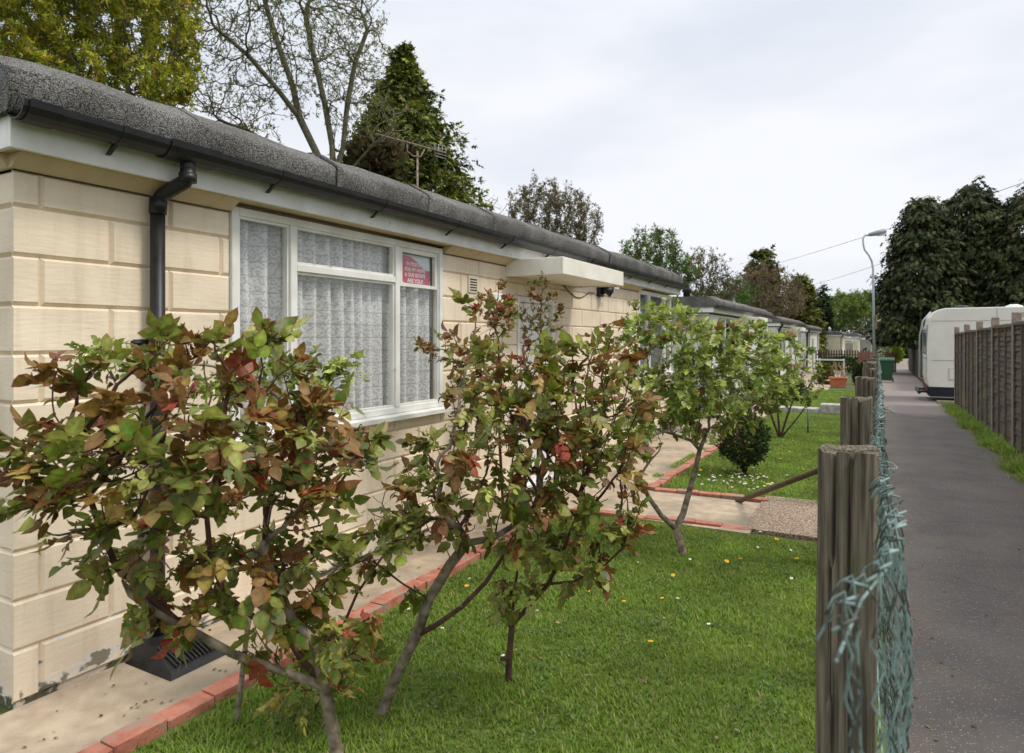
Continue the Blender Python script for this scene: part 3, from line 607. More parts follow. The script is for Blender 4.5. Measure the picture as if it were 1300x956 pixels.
# air vent, canopy, door, lamp
v = MB(); v.box((XF+.001, 5.18, 2.08), (XF+.014, 5.34, 2.24), 0, .004)
v.build('air_vent', WALL3, H1)
vs_ = MB()
for i in range(5): vs_.box((XF+.0145, 5.20, 2.10+i*.025), (XF+.017, 5.32, 2.111+i*.025))
vs_.build('louvre', BLACK, [o for o in H1.children if o.name.startswith('air_vent')][0])
cn = MB(); cn.box((XF+.001, 5.93, 2.30), (-2.72, 7.62, 2.44), 0, .008)
cn.box((-2.719, 5.90, 2.285), (-2.695, 7.65, 2.455), 0, .004); cn.box((XF+.0, 5.90, 2.285), (-2.72, 5.925, 2.455), 0, .004); cn.box((XF+.0, 7.625, 2.285), (-2.72, 7.65, 2.455), 0, .004)
cn.build('door_canopy', CREAM, H1)
dr = MB(); dr.box((XF-.07, 6.21, .06), (XF-.03, 6.99, 2.04)); dr.box((XF-.029, 6.28, .15), (XF-.022, 6.92, .95), 0, .01); dr.box((XF-.029, 6.28, 1.08), (XF-.022, 6.92, 1.9), 0, .01)
dr.box((XF-.1, 6.15, .03), (XF+.01, 6.205, 2.1)); dr.box((XF-.1, 6.995, .03), (XF+.01, 7.05, 2.1)); dr.box((XF-.1, 6.206, 2.045), (XF+.01, 6.994, 2.1)); dr.box((XF-.1, 6.206, .03), (XF+.03, 6.994, .06))
do = dr.build('door', WHITE, H1); MB().tube([(XF-.03, 6.30, 1.03), (XF+.015, 6.30, 1.03), (XF+.02, 6.40, 1.03)], .009, 8).build('handle', ALU, do)
lm = MB(); lm.box((XF+.0, 8.40, 2.22), (XF+.05, 8.56, 2.38), 0, .01); lm.tube([(XF+.05, 8.48, 2.31), (XF+.11, 8.50, 2.31), (XF+.16, 8.54, 2.28)], [.055, .05, .075], 12)
lm.build('security_light', BLACK, H1)
MB().tube([(XF+.16, 8.5, 2.335), (XF+.2, 8.72, 2.345)], .012, 6).build('bulkhead_lamp', WHITE, H1)
MB().tube([(XF+.01, 7.30+.09*i, 2.30-.13*math.sin(min(i, 9)/9*math.pi*.9)) for i in range(0, 12)], .006, 6).build('cable', BLACK, H1)
bx = MB(); bx.box((XF+.001, 5.55, 1.82), (XF+.07, 5.75, 2.1), 0, .02); bx.build('meter_box', WHITE, H1)
nm = MB()
nm.tube([(XF+.02, 9.7, 2.15), (XF+.02, 9.7, 2.25)], .008, 6); nm.tube([(XF+.02, 9.66, 2.22), (XF+.02, 9.74, 2.22)], .008, 6); nm.build('wall_ornament', BLACK, H1)
# TV aerial on the roof
A0 = pt(530, 232, 9.6); A1 = pt(530, 192, 9.6)
ta = empty('tv_aerial', (A0[0], A0[1], 2.95), 'thin television aerial on a rusty mast standing on the cream bungalow roof', 'aerial')
MB().tube([(A0[0], A0[1], 2.93), tuple(A1)], .014, 8).build('mast', RUST, ta)
B0, B1 = pt(478, 170, 9.2), pt(566, 194, 9.85)
am = MB(); am.tube([B0, B1], .011, 6); am.tube([pt(517, 181, 9.5), pt(517, 192, 9.5), pt(524, 198, 9.55), pt(534, 199, 9.6), pt(539, 190, 9.62)], .01, 6); am.build('boom', RUST, ta)
el = MB()
for i in range(11):
    p = B0+(B1-B0)*(.03+.075*i); el.tube([p+np.array([0, 0, -.0]), p+np.array([.10, -.02, .035])], .004, 4); el.tube([p, p+np.array([-.10, .02, -.035])], .004, 4)
el.build('director', ALU, ta)
rf = MB(); q = B1
for k in range(5): rf.tube([q+np.array([0, 0, -.09+.045*k])+.0*B1, q+(B0-B1)*.17+np.array([0, 0, -.09+.045*k])], .0055, 4)
for k in range(4): rf.tube([q+(B0-B1)*.056*k+np.array([0, 0, -.09]), q+(B0-B1)*.056*k+np.array([0, 0, .09])], .0055, 4)
rf.build('reflector', ALU, ta)

# other bungalows
OPS = lambda a, b, z: [(a+1.1, a+3.2, z+1.0, z+2.42), (a+8.7, a+10.4, z+1.0, z+2.42)]
GREYW = wall_material('grey_render', (.36, .33, .29), peel=False)
def far_house(xf, y0, wallm, label, yl=10.6, canopy=True, pipe=True, cowl=None, extra=None, fascia=None):
    zb = gz(y0)-.02; y1 = y0+yl; ops = [(a, b, c, d) for a, b, c, d in OPS(y0, y1, zb) if b < y1]
    h = house(xf, y0, y1, zb, wallm, label, ops=ops, fascia=fascia)
    for o in ops:
        window(h, xf, *o, mull=[(o[0]+o[1])/2], trans=[], sill=False)
        MB().box((xf-.6, o[0]-.05, o[2]-.05), (xf-.58, o[1]+.05, o[3])).build('curtain', DULL, h)
    if canopy: MB().box((xf+.013, y0+4.3, zb+2.28), (xf+.64, y0+6.0, zb+2.45), 0, .01).build('door_canopy', CREAM, h)
    MB().box((xf+.013, y0+4.6, zb+.05), (xf+.04, y0+5.5, zb+2.05), 0, .01).build('door', GREYW if wallm is WALL2 else WHITE, h)
    if pipe:
        MB().tube([(xf+.2, y0+.3, zb+2.6), (xf+.2, y0+.3, zb+2.5), (xf+.07, y0+.3, zb+2.3), (xf+.07, y0+.3, zb)], .045, 8).build('downpipe', BLACK, h)
    if cowl:
        m = MB().tube([(xf-.9, y0+cowl[0], zb+2.8), (xf-.9, y0+cowl[0], zb+3.1), (xf-.9, y0+cowl[0], zb+3.12), (xf-.9, y0+cowl[0], zb+3.3)], [.1, .1, .15, .05], 10); m.build('chimney', cowl[1], h)
    return h
h2 = far_house(-3.9, 17.7, WALL2, 'white prefab bungalow just beyond the cream bungalow, grey band on its end', cowl=(1.3, BLACK), pipe=False)
MB().box((-3.9-6.3, 17.62, gz(17)+2.02), (-3.86, 17.685, gz(17)+2.40), 0, .01).build('grey_panel', GREYW, h2)
h3 = far_house(-3.9, 31.0, WALL2, 'third prefab bungalow with two black downpipes and a white door canopy')
rw = MB().tube([(-3.88, 37.2, 1.65), (-3.8, 37.2, 1.65)], .26, 16); rw.build('round_black_disc', BLACK, h3)  # plain black disc standing in for an unidentified round object on the front
h4 = far_house(-3.9, 44.0, WALL2, 'fourth bungalow, narrow white front wall behind a dark downpipe', canopy=False)
h5 = far_house(-3.0, 66.0, WALL3, 'distant pale cream bungalow whose end wall faces the gardens, white cowl', cowl=(1.0, WHITE))
h6 = far_house(-1.9, 78.5, WALL3, 'distant bungalow with small lettered white sign above its end window', yl=9, cowl=(2.0, WHITE), pipe=False)
SGN = MB(); SGN.box((-3.3, 78.40, gz(78)+1.9), (-2.35, 78.44, gz(78)+2.2), 0, .01); s6 = SGN.build('sign', WHITE, h6)
for i in range(6): pass
lt = MB()
for i in range(6): lt.box((-3.2+.13*i, 78.385, gz(78)+1.98), (-3.13+.13*i, 78.398, gz(78)+2.12))
lt.build('lettering', BLACK, s6)
gl6 = MB(); gl6.box((-3.3, 78.42, gz(78)+.9), (-2.35, 78.48, gz(78)+1.85)); gl6.build('window', GREYW, h6)
h7 = far_house(-.75, 91, GREYW, 'last low grey bungalow of the row beside the end of the path', yl=9, canopy=False, pipe=False)

# ---------------------------------------------------------------- brick edging, slabs, kerb
def edging(pts, label, bl=.22, w=.105, h=.05, gap=.008, lean=.02):
    p0, p1 = np.array(pts[0]), np.array(pts[1]); Ld = np.linalg.norm(p1-p0); n = int(Ld/(bl+gap)); dr_ = (p1-p0)/Ld; sd_ = np.array([-dr_[1], dr_[0]])
    root = empty('brick_edging', (*((p0+p1)/2), gz((p0[1]+p1[1])/2)), label, 'edging')
    for i in range(n):
        c0 = p0+dr_*(i*(bl+gap)); zz = gz(c0[1])+h+random.uniform(-.012, .012); jo = random.uniform(-.012, .012); rot = random.uniform(-.035, .035)
        dd = dr_*math.cos(rot)+sd_*math.sin(rot); ss = np.array([-dd[1], dd[0]]); c0 = c0+sd_*jo
        m = MB(); m.box((0, 0, 0), (1, 1, 1), 0, .05)
        m.v = [tuple(np.append(c0+dd*a*bl+ss*(b-.5)*w, zz-.07+c_*.07+random.uniform(-.001, .001))) for a, b, c_ in m.v]
        # ribbed face along the lawn side
        for k in range(3): 
            a_ = c0+ss*(w*.5+.002); 
            z_ = zz-.015-k*.018
            q = [np.append(a_+dd*.01, z_), np.append(a_+dd*(bl-.01), z_), np.append(a_+dd*(bl-.01), z_-.01), np.append(a_+dd*.01, z_-.01)]
            m.add(q+[x+np.append(-ss*.006, 0) for x in q], [(0, 1, 2, 3), (0, 1, 5, 4), (2, 3, 7, 6)])
        m.build('brick', BRICK, root)
edging([(-2.66, .6), (-2.66, 5.8)], 'red brick edging between the side path and the near lawn', h=.045)
edging([(-2.55, 5.82), (-.95, 5.96)], 'red brick edging along the near side of the entrance path', h=.03)
edging([(-2.1, 6.98), (-.85, 7.1)], 'red brick edging on the far side of the entrance path', h=.045)
edging([(-2.16, 7.02), (-2.16, 12.4)], 'red brick edging running along the second lawn', h=.04)
STONE = mat('weathered_kerb', (.30, .28, .25), (.5, .48, .44), 12, .9, .6, 40)
kb = empty('stone_kerb', (-1.5, 17.1, gz(17)), 'low weathered stone kerb between the second and the far lawn', 'kerb')
for (a, b, zt) in ((-3.2, -2.2, .1), (-2.19, -1.2, .11), (-1.19, -.62, .22), (-.61, -.1, .24)):
    m = MB(); m.box((a, 16.95, gz(17)-.05), (b, 17.2+random.uniform(0, .1), gz(17)+zt), 0, .02); m.build('stone', STONE, kb)

# ---------------------------------------------------------------- chain link fence
FX = -.08
def fence_post(y, parent, seed, top=1.37, w=.137):
    zb = gz(y)-.1; zt = top+gz(y); nz_ = 34; ns = 72; vs = []
    half = w/2
    for i in range(nz_+1):
        z = zb+(zt-zb)*i/nz_
        for j in range(ns):
            s = j/ns*4; k = int(s); f = s-k; c_ = [(-1, -1), (1, -1), (1, 1), (-1, 1), (-1, -1)]
            x = c_[k][0]*(1-f)+c_[k+1][0]*f; yy = c_[k][1]*(1-f)+c_[k+1][1]*f
            r_ = 1-.10*(max(abs(x), abs(yy))*min(abs(x), abs(yy)))**6
            dn = mnoise.noise(Vector((x*1.5+seed*7, yy*1.5, z*1.2)))*.025+mnoise.noise(Vector((x*9+seed, yy*9, z*1.6)))*.022
            crack = 0
            for q, (cj, dep) in enumerate(((int(ns*.155+seed*.7) % ns, .30), (int(ns*.06+seed) % ns, .16), (int(ns*.92), .2), (int(ns*.38), .24))):
                cj2 = (cj+int(1.3*math.sin(z*4+q))) % ns
                if abs(j-cj2) <= (1 if q == 0 and z > zt-.8 else 0) and z > zb+.25*q: crack = dep*(1 if j == cj2 else .35)
            r_ = (r_+dn)*(1-crack)
            zz = z
            if i == nz_: zz += mnoise.noise(Vector((x*1.6+seed*3, yy*1.6, 0)))*.014+mnoise.noise(Vector((x*9+seed*3, yy*9, 0)))*.006-crack*.05
            lean = (z-zb)*.010*math.sin(seed*2.1)
            vs.append((FX+x*half*r_+lean, y+yy*half*r_, zz))
    fs = [(i*ns+j, i*ns+(j+1) % ns, (i+1)*ns+(j+1) % ns, (i+1)*ns+j) for i in range(nz_) for j in range(ns)]
    cap = []
    b = len(vs)
    for rr, dz in ((.66, -.004), (.33, -.012)):
        for j in range(ns):
            p = vs[nz_*ns+j]; vs.append((FX+(p[0]-FX)*rr, y+(p[1]-y)*rr, zt+(p[2]-zt)*rr+dz+.004*random.uniform(-1, 1)))
    rings = [nz_*ns, b, b+ns]
    for q in range(2): fs += [(rings[q]+j, rings[q]+(j+1) % ns, rings[q+1]+(j+1) % ns, rings[q+1]+j) for j in range(ns)]
    fs.append([b+ns+j for j in range(ns)])
    MB().add(vs, fs, 0, False).build('post', TIMBER, parent)
fn = empty('chain_link_fence', (0, 6, 0), 'sagging pale green chain link fence on square weathered timber posts beside the path', 'fence')
for i, y in enumerate([1.9, 3.58, 5.42, 7.35, 9.2, 11.1, 13, 15, 17, 19, 21, 23, 26, 29, 32]): fence_post(y, fn, i+1, top=1.37 if i < 3 else 1.34+.03*math.sin(i*5))
TY = [.2, .6, .74, .89, .98, 1.04, 1.16, 1.26, 1.42, 1.69, 2.05, 2.5, 3, 3.6, 4.2, 5, 6.2]; TX = [-.05, -.045, -.03, -.033, -.008, .014, .027, .033, .026, .012, .006, .002, .012, .008, .02, .01, .012]
WIRE = mat('green_plastic_wire', (.09, .15, .135), (.25, .34, .315), 14, .45, .1, 80, c3=(.05, .055, .045), s3=22, m3=(.5, .57))
def mesh_fence(y0, y1, step, htop, r, n, zseg):
    mb = MB(); k = 0; y = y0
    while y < y1:
        sag = .03*math.sin(y*1.9+1)+.02*math.sin(y*5.3)
        zt = htop+sag+gz(y) if y > 1.5 else htop
        pts = []; nz = int((zt-gz(y)-.02)/zseg)
        rj = random.uniform(-.006, .006)
        for i in range(nz+1):
            z = zt-i*zseg; yy = y+(step*.56 if (i+k) % 2 else -step*.06)+.006*math.sin(z*9+y*4)
            bul = .022*math.sin(z*4.2+y*2.7)+.012*math.sin(z*9+y*7)
            x = np.interp(yy, TY, TX)+bul*min(1, (zt-z)*3)+(.004 if i % 2 else -.004)+rj
            pts.append((x, yy, z))
        # knuckle: the twisted end bent over at the top
        p = np.array(pts[0]); q = np.array(pts[1]); tw = random.uniform(.6, 1.2)
        ad = random.uniform(-.5, .5); pts = [tuple(p+np.array([-.022*tw, .012*ad, -.016])), tuple(p+np.array([-.014*tw, .0, .004])), tuple(p+np.array([-.002, -.004, .016]))]+pts
        mb.tube(pts, r, n, smooth=True); 
        mb.tube([tuple(p+np.array([-.010, -.006, .004+.012*ad])), tuple(p+np.array([.013*tw, .01, .006-.014*ad]))], r*1.35, n)
        y += step; k += 1
    return mb
me1 = mesh_fence(.80, 2.3, .040, 1.335, .0016, 7, .038); o = me1.build('wire_mesh', WIRE, fn, fixn=False)
mesh_fence(2.3, 8, .048, 1.33, .002, 5, .042).build('wire_mesh', WIRE, fn, fixn=False)
mesh_fence(8.02, 24, .06, 1.29, .0026, 3, .055).build('wire_mesh', WIRE, fn, fixn=False)
# broken and bunched strands
br = MB()
for i in range(13):
    y = random.choice([1.6, 2.4, 2.6, 2.7, 2.8, 2.9, 3.0, 4.1])+random.uniform(-.1, .1); x = np.interp(y, TY, TX); p = np.array([x, y, 1.30+random.uniform(-.12, .06)]); pts = [p]
    for k in range(5): p = p+np.array([random.uniform(-.018, .02), random.uniform(-.025, .025), random.uniform(-.025, .02)]); pts.append(p)
    br.tube(pts, .0024, 5)
for z in (1.30, .75, .2):   # line wires
    br.tube([(np.interp(y, TY, TX)-.008, y, z+gz(y)+.012*math.sin(y*2)) for y in np.arange(.77, 24, .2)], .0022, 5)
br.build('loose_wire', WIRE, fn, fixn=False)
stt = MB(); a = gp(928, 634); b = np.array([FX-.06, 5.42, .80]); stt.tube([a-np.array([0, 0, .05]), b], .024, 8); stt.build('strut', mat('brown_tube', (.07, .045, .03), (.13, .09, .06), 20, .7), fn)
# low wire fence between the two gardens
lf = empty('garden_wire_fence', (-1.2, 12.9, gz(13)), 'low thin wire garden fence crossing the second lawn', 'fence')
m = MB()
for x in np.arange(-2.1, -.1, .07):
    for s in (-1, 1): m.tube([(x, 12.9, gz(13)), (x+s*.25, 12.9, gz(13)+.4)], .0012, 3)
m.build('mesh', mat('thin_wire', (.12, .14, .10), rough=.6), lf)
m = MB()
for x in (-2.0, -1.1): m = MB(); m.cyl((x, 12.9, gz(13)-.05), .014, .5, 8); m.build('stake', mat('thin_wire', (.12, .14, .10)), lf)

# ---------------------------------------------------------------- timber panel fence right
PANEL = mat('panel_board', (.07, .052, .04), (.15, .12, .09), 7, .9, .6, 22, stretch=(1, 1, 9), c3=(.15, .15, .065), s3=2.2, m3=(.55, .7), bdist=.015)
CPOST = mat('concrete_post', (.22, .165, .13), (.32, .26, .21), 14, .9, .5, 50)
pf = empty('panel_fence', (1.8, 14, gz(14)), 'brown horizontal board panel fence with concrete posts on the right of the path', 'fence')
RY = [20.8, 18.55, 16.35, 14.3, 12.25, 10.2, 8.1, 6.0, 3.9]
for i, y in enumerate(RY):
    z0 = gz(y); m = MB(); m.box((1.745, y-.055, z0-.1), (1.855, y+.055, z0+2.09), 0, .012); m.build('post', CPOST, pf)
    if i+1 < len(RY):
        y2 = RY[i+1]+.057; y1 = y-.057; m = MB(); k = 0; z = z0+.04
        while z < z0+1.86:
            n = 6; seg = np.linspace(y1, y2, n)
            ys_ = np.linspace(y1, y2, 9); j1, j2 = random.uniform(-.006, .006), random.uniform(-.006, .006)
            for q in range(8):
                a_, b_ = ys_[q], ys_[q+1]; w0 = [.006*math.sin(yy*3.4+k*2.1)+.003*math.sin(yy*9+k) for yy in (a_, b_)]; e0 = [.005*math.sin(yy*4+k*1.7)+j1 for yy in (a_, b_)]
                vs = []
                for yy, w_, e_ in ((a_, w0[0], e0[0]), (b_, w0[1], e0[1])):
                    vs += [(1.768+w_, yy, z+e_), (1.778+w_, yy, z+e_), (1.797+w_, yy, z+.10+e_), (1.787+w_, yy, z+.10+e_)]
                m.add(vs, [(0, 3, 7, 4), (1, 5, 6, 2), (0, 4, 5, 1), (3, 2, 6, 7)]+([(0, 1, 2, 3)] if q == 0 else [])+([(4, 7, 6, 5)] if q == 7 else []))
            z += .082; k += 1
        m.build('panel', PANEL, pf)
        m = MB()
        for yy in (y1-.025, y1*.67+y2*.33, y1*.33+y2*.67, y2+.025):
            m.box((1.748, yy-.02, z0+.03), (1.766, yy+.02, z0+1.89))
        m.box((1.742, y2, z0+1.891), (1.84, y1, z0+1.92)); m.build('batten', PANEL, pf)
# dark fence beyond the caravan
df = empty('close_board_fence', (1.75, 38, gz(38)), 'dark close board fence along the path beyond the caravan', 'fence')
DK = mat('dark_board', (.03, .024, .02), (.06, .05, .04), 9, .9, .4, 20); m = MB()
for y in np.arange(27.3, 52, .13): m.box((1.68+.004*(y-27), y, gz(y)), (1.70+.004*(y-27), y+.122, gz(y)+1.42+random.uniform(-.01, .01)))
m.build('board', DK, df); m = MB()
for y in np.arange(27.5, 52, 2.4): m.box((1.71+.004*(y-27), y, gz(y)), (1.80+.004*(y-27), y+.1, gz(y)+1.5))
m.build('post', DK, df)

# ---------------------------------------------------------------- caravan
CV = empty('caravan', (3.9, 23.4, gz(23)), 'cream touring caravan with dark blue skirt parked behind the panel fence', 'caravan')
CB = mat('caravan_cream', (.64, .61, .54), (.70, .67, .60), 3, .35, spec=.5); NAVY = mat('caravan_navy', (.010, .013, .022), rough=.45); DG = mat('dark_glass', (.03, .035, .04), rough=.15, spec=.6)
gzv = gz(23); x0 = 1.22
prof = [(x0+.04, .42), (x0, .7), (x0+.0, 1.55), (x0+.03, 2.1), (x0+.08, 2.4), (x0+.15, 2.54), (x0+.26, 2.62), (x0+.45, 2.665), (x0+5, 2.68), (x0+5.4, 2.5), (x0+5.75, 1.3), (x0+5.7, .42)]
m = MB(); n = len(prof); rings = [(.0, .015), (.012, .004), (.035, 0), (2.165, 0), (2.188, .004), (2.2, .015)]
vs = []; cxp, czp = x0+2.8, 1.5
for (yy, ins) in rings:
    for (a, b) in prof: vs.append((a+(cxp-a)*ins*.35, 22.3+yy, gzv+b+(czp-b)*ins*.9))
fs = [(i*n+j, i*n+(j+1) % n, (i+1)*n+(j+1) % n, (i+1)*n+j) for i in range(5) for j in range(n)]; m.add(vs, fs, 0, False)
m.f += [list(range(n)), [5*n+j for j in range(n)]]; m.m += [0, 0]; m.sm += [False, False]; m.build('body', CB, CV)
m = MB(); m.box((x0+.06, 22.32, gzv+.15), (x0+5.6, 22.36, gzv+.46), 0, .01); m.box((x0+.02, 22.37, gzv+.17), (x0+.1, 24.44, gzv+.46), 0, .02); m.box((x0+.11, 22.361, gzv+.3), (x0+5.55, 24.44, gzv+.42)); m.build('skirt', NAVY, CV)
m = MB(); m.box((x0+.5, 22.288, gzv+.62), (x0+.86, 22.30, gzv+.98), 0, .008); ht = m.build('access_hatch', mat('hatch_grey', (.5, .47, .42), rough=.4), CV); MB().box((x0+.54, 22.280, gzv+.66), (x0+.82, 22.2875, gzv+.94), 0, .004).build('hatch_door', CB, ht)
m = MB(); m.box((x0-.004, 22.5, gzv+1.32), (x0+.06, 24.3, gzv+2.0), 0, .02); m.build('rear_window', DG, CV)
m = MB(); m.box((x0+2.4, 22.285, gzv+1.35), (x0+3.6, 22.31, gzv+2.05), 0, .02); m.build('side_window', DG, CV)
m = MB()
for yy in (23.75, 24.1): m.tube([(x0+.18, yy, gzv+2.62), (x0-.02, yy, gzv+2.35), (x0-.1, yy, gzv+1.9), (x0-.12, yy, gzv+.62), (x0, yy, gzv+.55)], .016, 8)
for z in np.arange(.8, 2.3, .3): m.tube([(x0-.11+.02*(z > 1.9), 23.75, gzv+z), (x0-.11+.02*(z > 1.9), 24.1, gzv+z)], .012, 6)
m.build('ladder', mat('ladder_metal', (.45, .47, .48), rough=.35, metal=.6), CV)
m = MB()
m.box((x0+.1, 22.292, gzv+1.18), (x0+5.6, 22.2985, gzv+1.192)); m.box((x0+.1, 22.292, gzv+2.30), (x0+5.5, 22.2985, gzv+2.308)); m.box((x0+1.62, 22.292, gzv+.47), (x0+1.63, 22.2985, gzv+2.62)); m.build('trim', mat('caravan_seam', (.3, .29, .27), rough=.5), CV)
m = MB(); m.box((x0-.012, 22.40, gzv+.8), (x0+.03, 22.43, gzv+2.2)); m.box((x0-.012, 24.36, gzv+.8), (x0+.03, 24.39, gzv+2.2)); m.box((x0-.014, 22.43, gzv+1.22), (x0+.03, 24.36, gzv+1.26)); m.box((x0-.014, 22.43, gzv+2.06), (x0+.03, 24.36, gzv+2.1)); m.build('rear_moulding', mat('moulding_grey', (.32, .36, .38), rough=.4), CV)
m = MB(); m.box((x0-.22, 22.5, gzv+.2), (x0-.14, 24.3, gzv+.3), 0, .02)
for yy in (22.8, 24.0): m.box((x0-.139, yy, gzv+.22), (x0+.1, yy+.06, gzv+.28))
m.build('rear_rack', NAVY, CV)
for yy in (22.42, 24.2): MB().box((x0-.012, yy, gzv+.34), (x0+.0, yy+.14, gzv+.5), 0, .004).build('tail_light', mat('tail_red', (.35, .03, .02), rough=.3), CV)
for dx, c_ in ((.9, NAVY), (2.1, WHITE), (4.1, WHITE)):
    MB().tube([(x0+dx, 23.0, gzv+2.66), (x0+dx, 23.0, gzv+2.72), (x0+dx, 23.0, gzv+2.76)], [.2, .2, .08], 14).build('roof_vent', c_, CV)
MB().box((x0+2.05, 22.292, gzv+2.38), (x0+2.25, 22.2985, gzv+2.52)).build('sticker', mat('sticker_tan', (.42, .38, .24)), CV)
for yy in (22.42, 24.2):
    wh = MB().tube([(x0+2.7, yy, gzv+.32), (x0+2.7, yy+.18, gzv+.32)], .31, 20); wo = wh.build('wheel', NAVY, CV); MB().tube([(x0+2.7, yy-.01, gzv+.32), (x0+2.7, yy+.01, gzv+.32)], .19, 16).build('rim', ALU, wo)
m = MB(); m.box((1.4, 21.5, gz(21.5)), (3.2, 21.58, gz(21)+.09), 0, .01); tag(m.build('kerb', CPOST, None, (2, 21.5, gz(21.5))), 'short concrete kerb at the end of the panel fence by the caravan', 'kerb')

# ---------------------------------------------------------------- street lamp, bin, wires
lx, ly = -.12, 24.5; lz = gz(ly)
sl = empty('street_lamp', (lx, ly, lz), 'slim grey street lamp with swan neck standing in the fence line', 'street lamp')
MB().tube([(lx, ly, lz-.1), (lx, ly, lz+1.15), (lx, ly, lz+1.25)], [.075, .075, .04], 14).build('base', STEEL, sl)
def lp(u, v): return pt(u, v, 21.5)
MB().tube([(lx, ly, lz+1.2), tuple(pt(1108.5, 360, 21.5)), tuple(lp(1108.5, 342)), tuple(lp(1107, 332)), tuple(lp(1103, 324)), tuple(lp(1097.5, 317)), tuple(lp(1096, 310)), tuple(lp(1095.5, 303)), tuple(lp(1098, 298.5)), tuple(lp(1105, 297))], [.038, .034, .033, .032, .03, .028, .028, .028, .028, .028], 10).build('column', STEEL, sl)
m = MB(); a, b = lp(1101, 298.5), lp(1125, 293.5); D = b-a
m.tube([a, a+D*.15, a+D*.5, a+D*.9, b], [.03, .06, .085, .095, .04], 12); m.build('lantern', mat('lamp_housing', (.20, .21, .22), rough=.5), sl)
m = MB(); m.tube([a+D*.55+np.array([0, 0, -.05]), a+D*.95+np.array([0, 0, -.06])], [.06, .07], 10); m.build('diffuser', mat('lamp_lens', (.6, .6, .55), rough=.2), sl)
MB().box((lx+.035, ly-.05, 1.95), (lx+.085, ly+.05, 2.4), 0, .01).build('plate', mat('orange_plate', (.24, .13, .06), rough=.6), sl)
WB = mat('cable_black', (.03, .03, .035), rough=.6)
def cable(p, q, label, r=.02, sag=.4):
    p, q = np.array(p), np.array(q); pts = []
    for i in range(25):
        f = i/24; s = p+(q-p)*f; s[2] -= sag*4*f*(1-f); pts.append(s)
    tag(MB().tube(pts, r, 5).build('overhead_cable', WB, None, tuple(p)), label, 'cable', None)
cable(pt(930, 349, 62), pt(1330, 221, 24), 'upper overhead cable crossing the sky behind the street lamp', .012, .25)
cable(pt(1030, 362, 70), pt(1330, 252, 30), 'lower overhead cable running into the dark conifers', .014, .3)
bn = empty('wheelie_bin', (.3, 33.3, gz(33)), 'dark green wheelie bin standing on the path by the lamp', 'bin')
GB = mat('bin_green', (.02, .075, .035), (.03, .09, .045), 10, .45); z0 = gz(33); m = MB()
bb = [(-.22, -.26, .08), (.22, -.26, .08), (.22, .24, .08), (-.22, .24, .08), (-.29, -.33, .96), (.29, -.33, .96), (.29, .36, .96), (-.29, .36, .96)]
m.add([(.3+a, 33.3+b, z0+c_) for a, b, c_ in bb], [(3, 2, 1, 0), (4, 5, 6, 7), (0, 1, 5, 4), (1, 2, 6, 5), (2, 3, 7, 6), (3, 0, 4, 7)]); m.box((-.0, 32.955, z0+.9), (.6, 32.985, z0+.96)); m.build('body', GB, bn)
m = MB(); m.prism([(33.3-.38, z0+.965), (33.3+.38, z0+.965), (33.3+.36, z0+1.04), (33.3+.1, z0+1.08), (33.3-.34, z0+1.02)], 0, -.02, .62); m.build('lid', GB, bn)
MB().tube([(.04, 33.72, z0+.98), (.56, 33.72, z0+.98)], .018, 8).build('handle', BLACK, bn)
for dx in (.02, .54): MB().tube([(dx, 33.5, z0+.1), (dx+.05, 33.5, z0+.1)], .1, 14).build('wheel', BLACK, bn)
# brown panel behind the bin
m = MB()
for i in range(6): m.box((.35+.1*i, 46, gz(46)), (.44+.1*i, 46.03, gz(46)+1.2+.02*math.sin(i*3)), 0)
tag(m.build('timber_screen', mat('red_brown_board', (.17, .075, .05), (.23, .11, .08), 8, .85), None, (1, 46, gz(46))), 'red brown boarded screen standing behind the green wheelie bin', 'screen')

# ---------------------------------------------------------------- far garden things
tr_ = pt(1064, 491, 25.2); TC = mat('terracotta', (.42, .12, .06), (.5, .17, .09), 10, .75)
pl = empty('planter_trough', (tr_[0], tr_[1], gz(tr_[1])), 'terracotta trough with dry stalks at the end of the far lawn', 'planter')
m = MB(); a, b, z0 = tr_[0], tr_[1], gz(tr_[1])+.02
m.add([(a-.26, b-.13, z0), (a+.26, b-.13, z0), (a+.26, b+.13, z0), (a-.26, b+.13, z0), (a-.3, b-.16, z0+.3), (a+.3, b-.16, z0+.3), (a+.3, b+.16, z0+.3), (a-.3, b+.16, z0+.3)], [(3, 2, 1, 0), (4, 5, 6, 7), (0, 1, 5, 4), (1, 2, 6, 5), (2, 3, 7, 6), (3, 0, 4, 7)]); m.box((a-.33, b-.19, z0+.3), (a+.33, b+.19, z0+.37), 0, .01); m.build('trough', TC, pl)
m = MB()
for i in range(22):
    p = np.array([a+random.uniform(-.25, .25), b+random.uniform(-.1, .1), z0+.35]); m.tube([p, p+np.array([random.uniform(-.1, .1), 0, .25]), p+np.array([random.uniform(-.22, .22), 0, random.uniform(.4, .6)])], .006, 4)
m.build('stalk', mat('dry_stalk', (.28, .13, .08), (.3, .26, .1), 9), pl)
rl = empty('white_rail', (-2.2, 30, gz(30)), 'white metal handrail fence crossing the far garden behind the trough', 'railing')
m = MB()
for z in (.98, .5): m.box((-3.1, 30, gz(30)+z), (-1.2, 30.05, gz(30)+z+.05))
m.build('rail', WHITE, rl); m = MB()
for x in (-3.1, -2.15, -1.25): m.box((x, 30.051, gz(30)), (x+.05, 30.1, gz(30)+1.05))
m.build('post', WHITE, rl)
pk = empty('picket_fence', (-2, 50, gz(50)), 'dark picket fence in front of the pale cream end wall', 'fence'); m = MB()
for x in np.arange(-3.8, -.5, .16):
    m.prism([(x, gz(50)), (x+.09, gz(50)), (x+.09, gz(50)+1.25), (x+.045, gz(50)+1.34), (x, gz(50)+1.25)], 1, 50, 50.02)
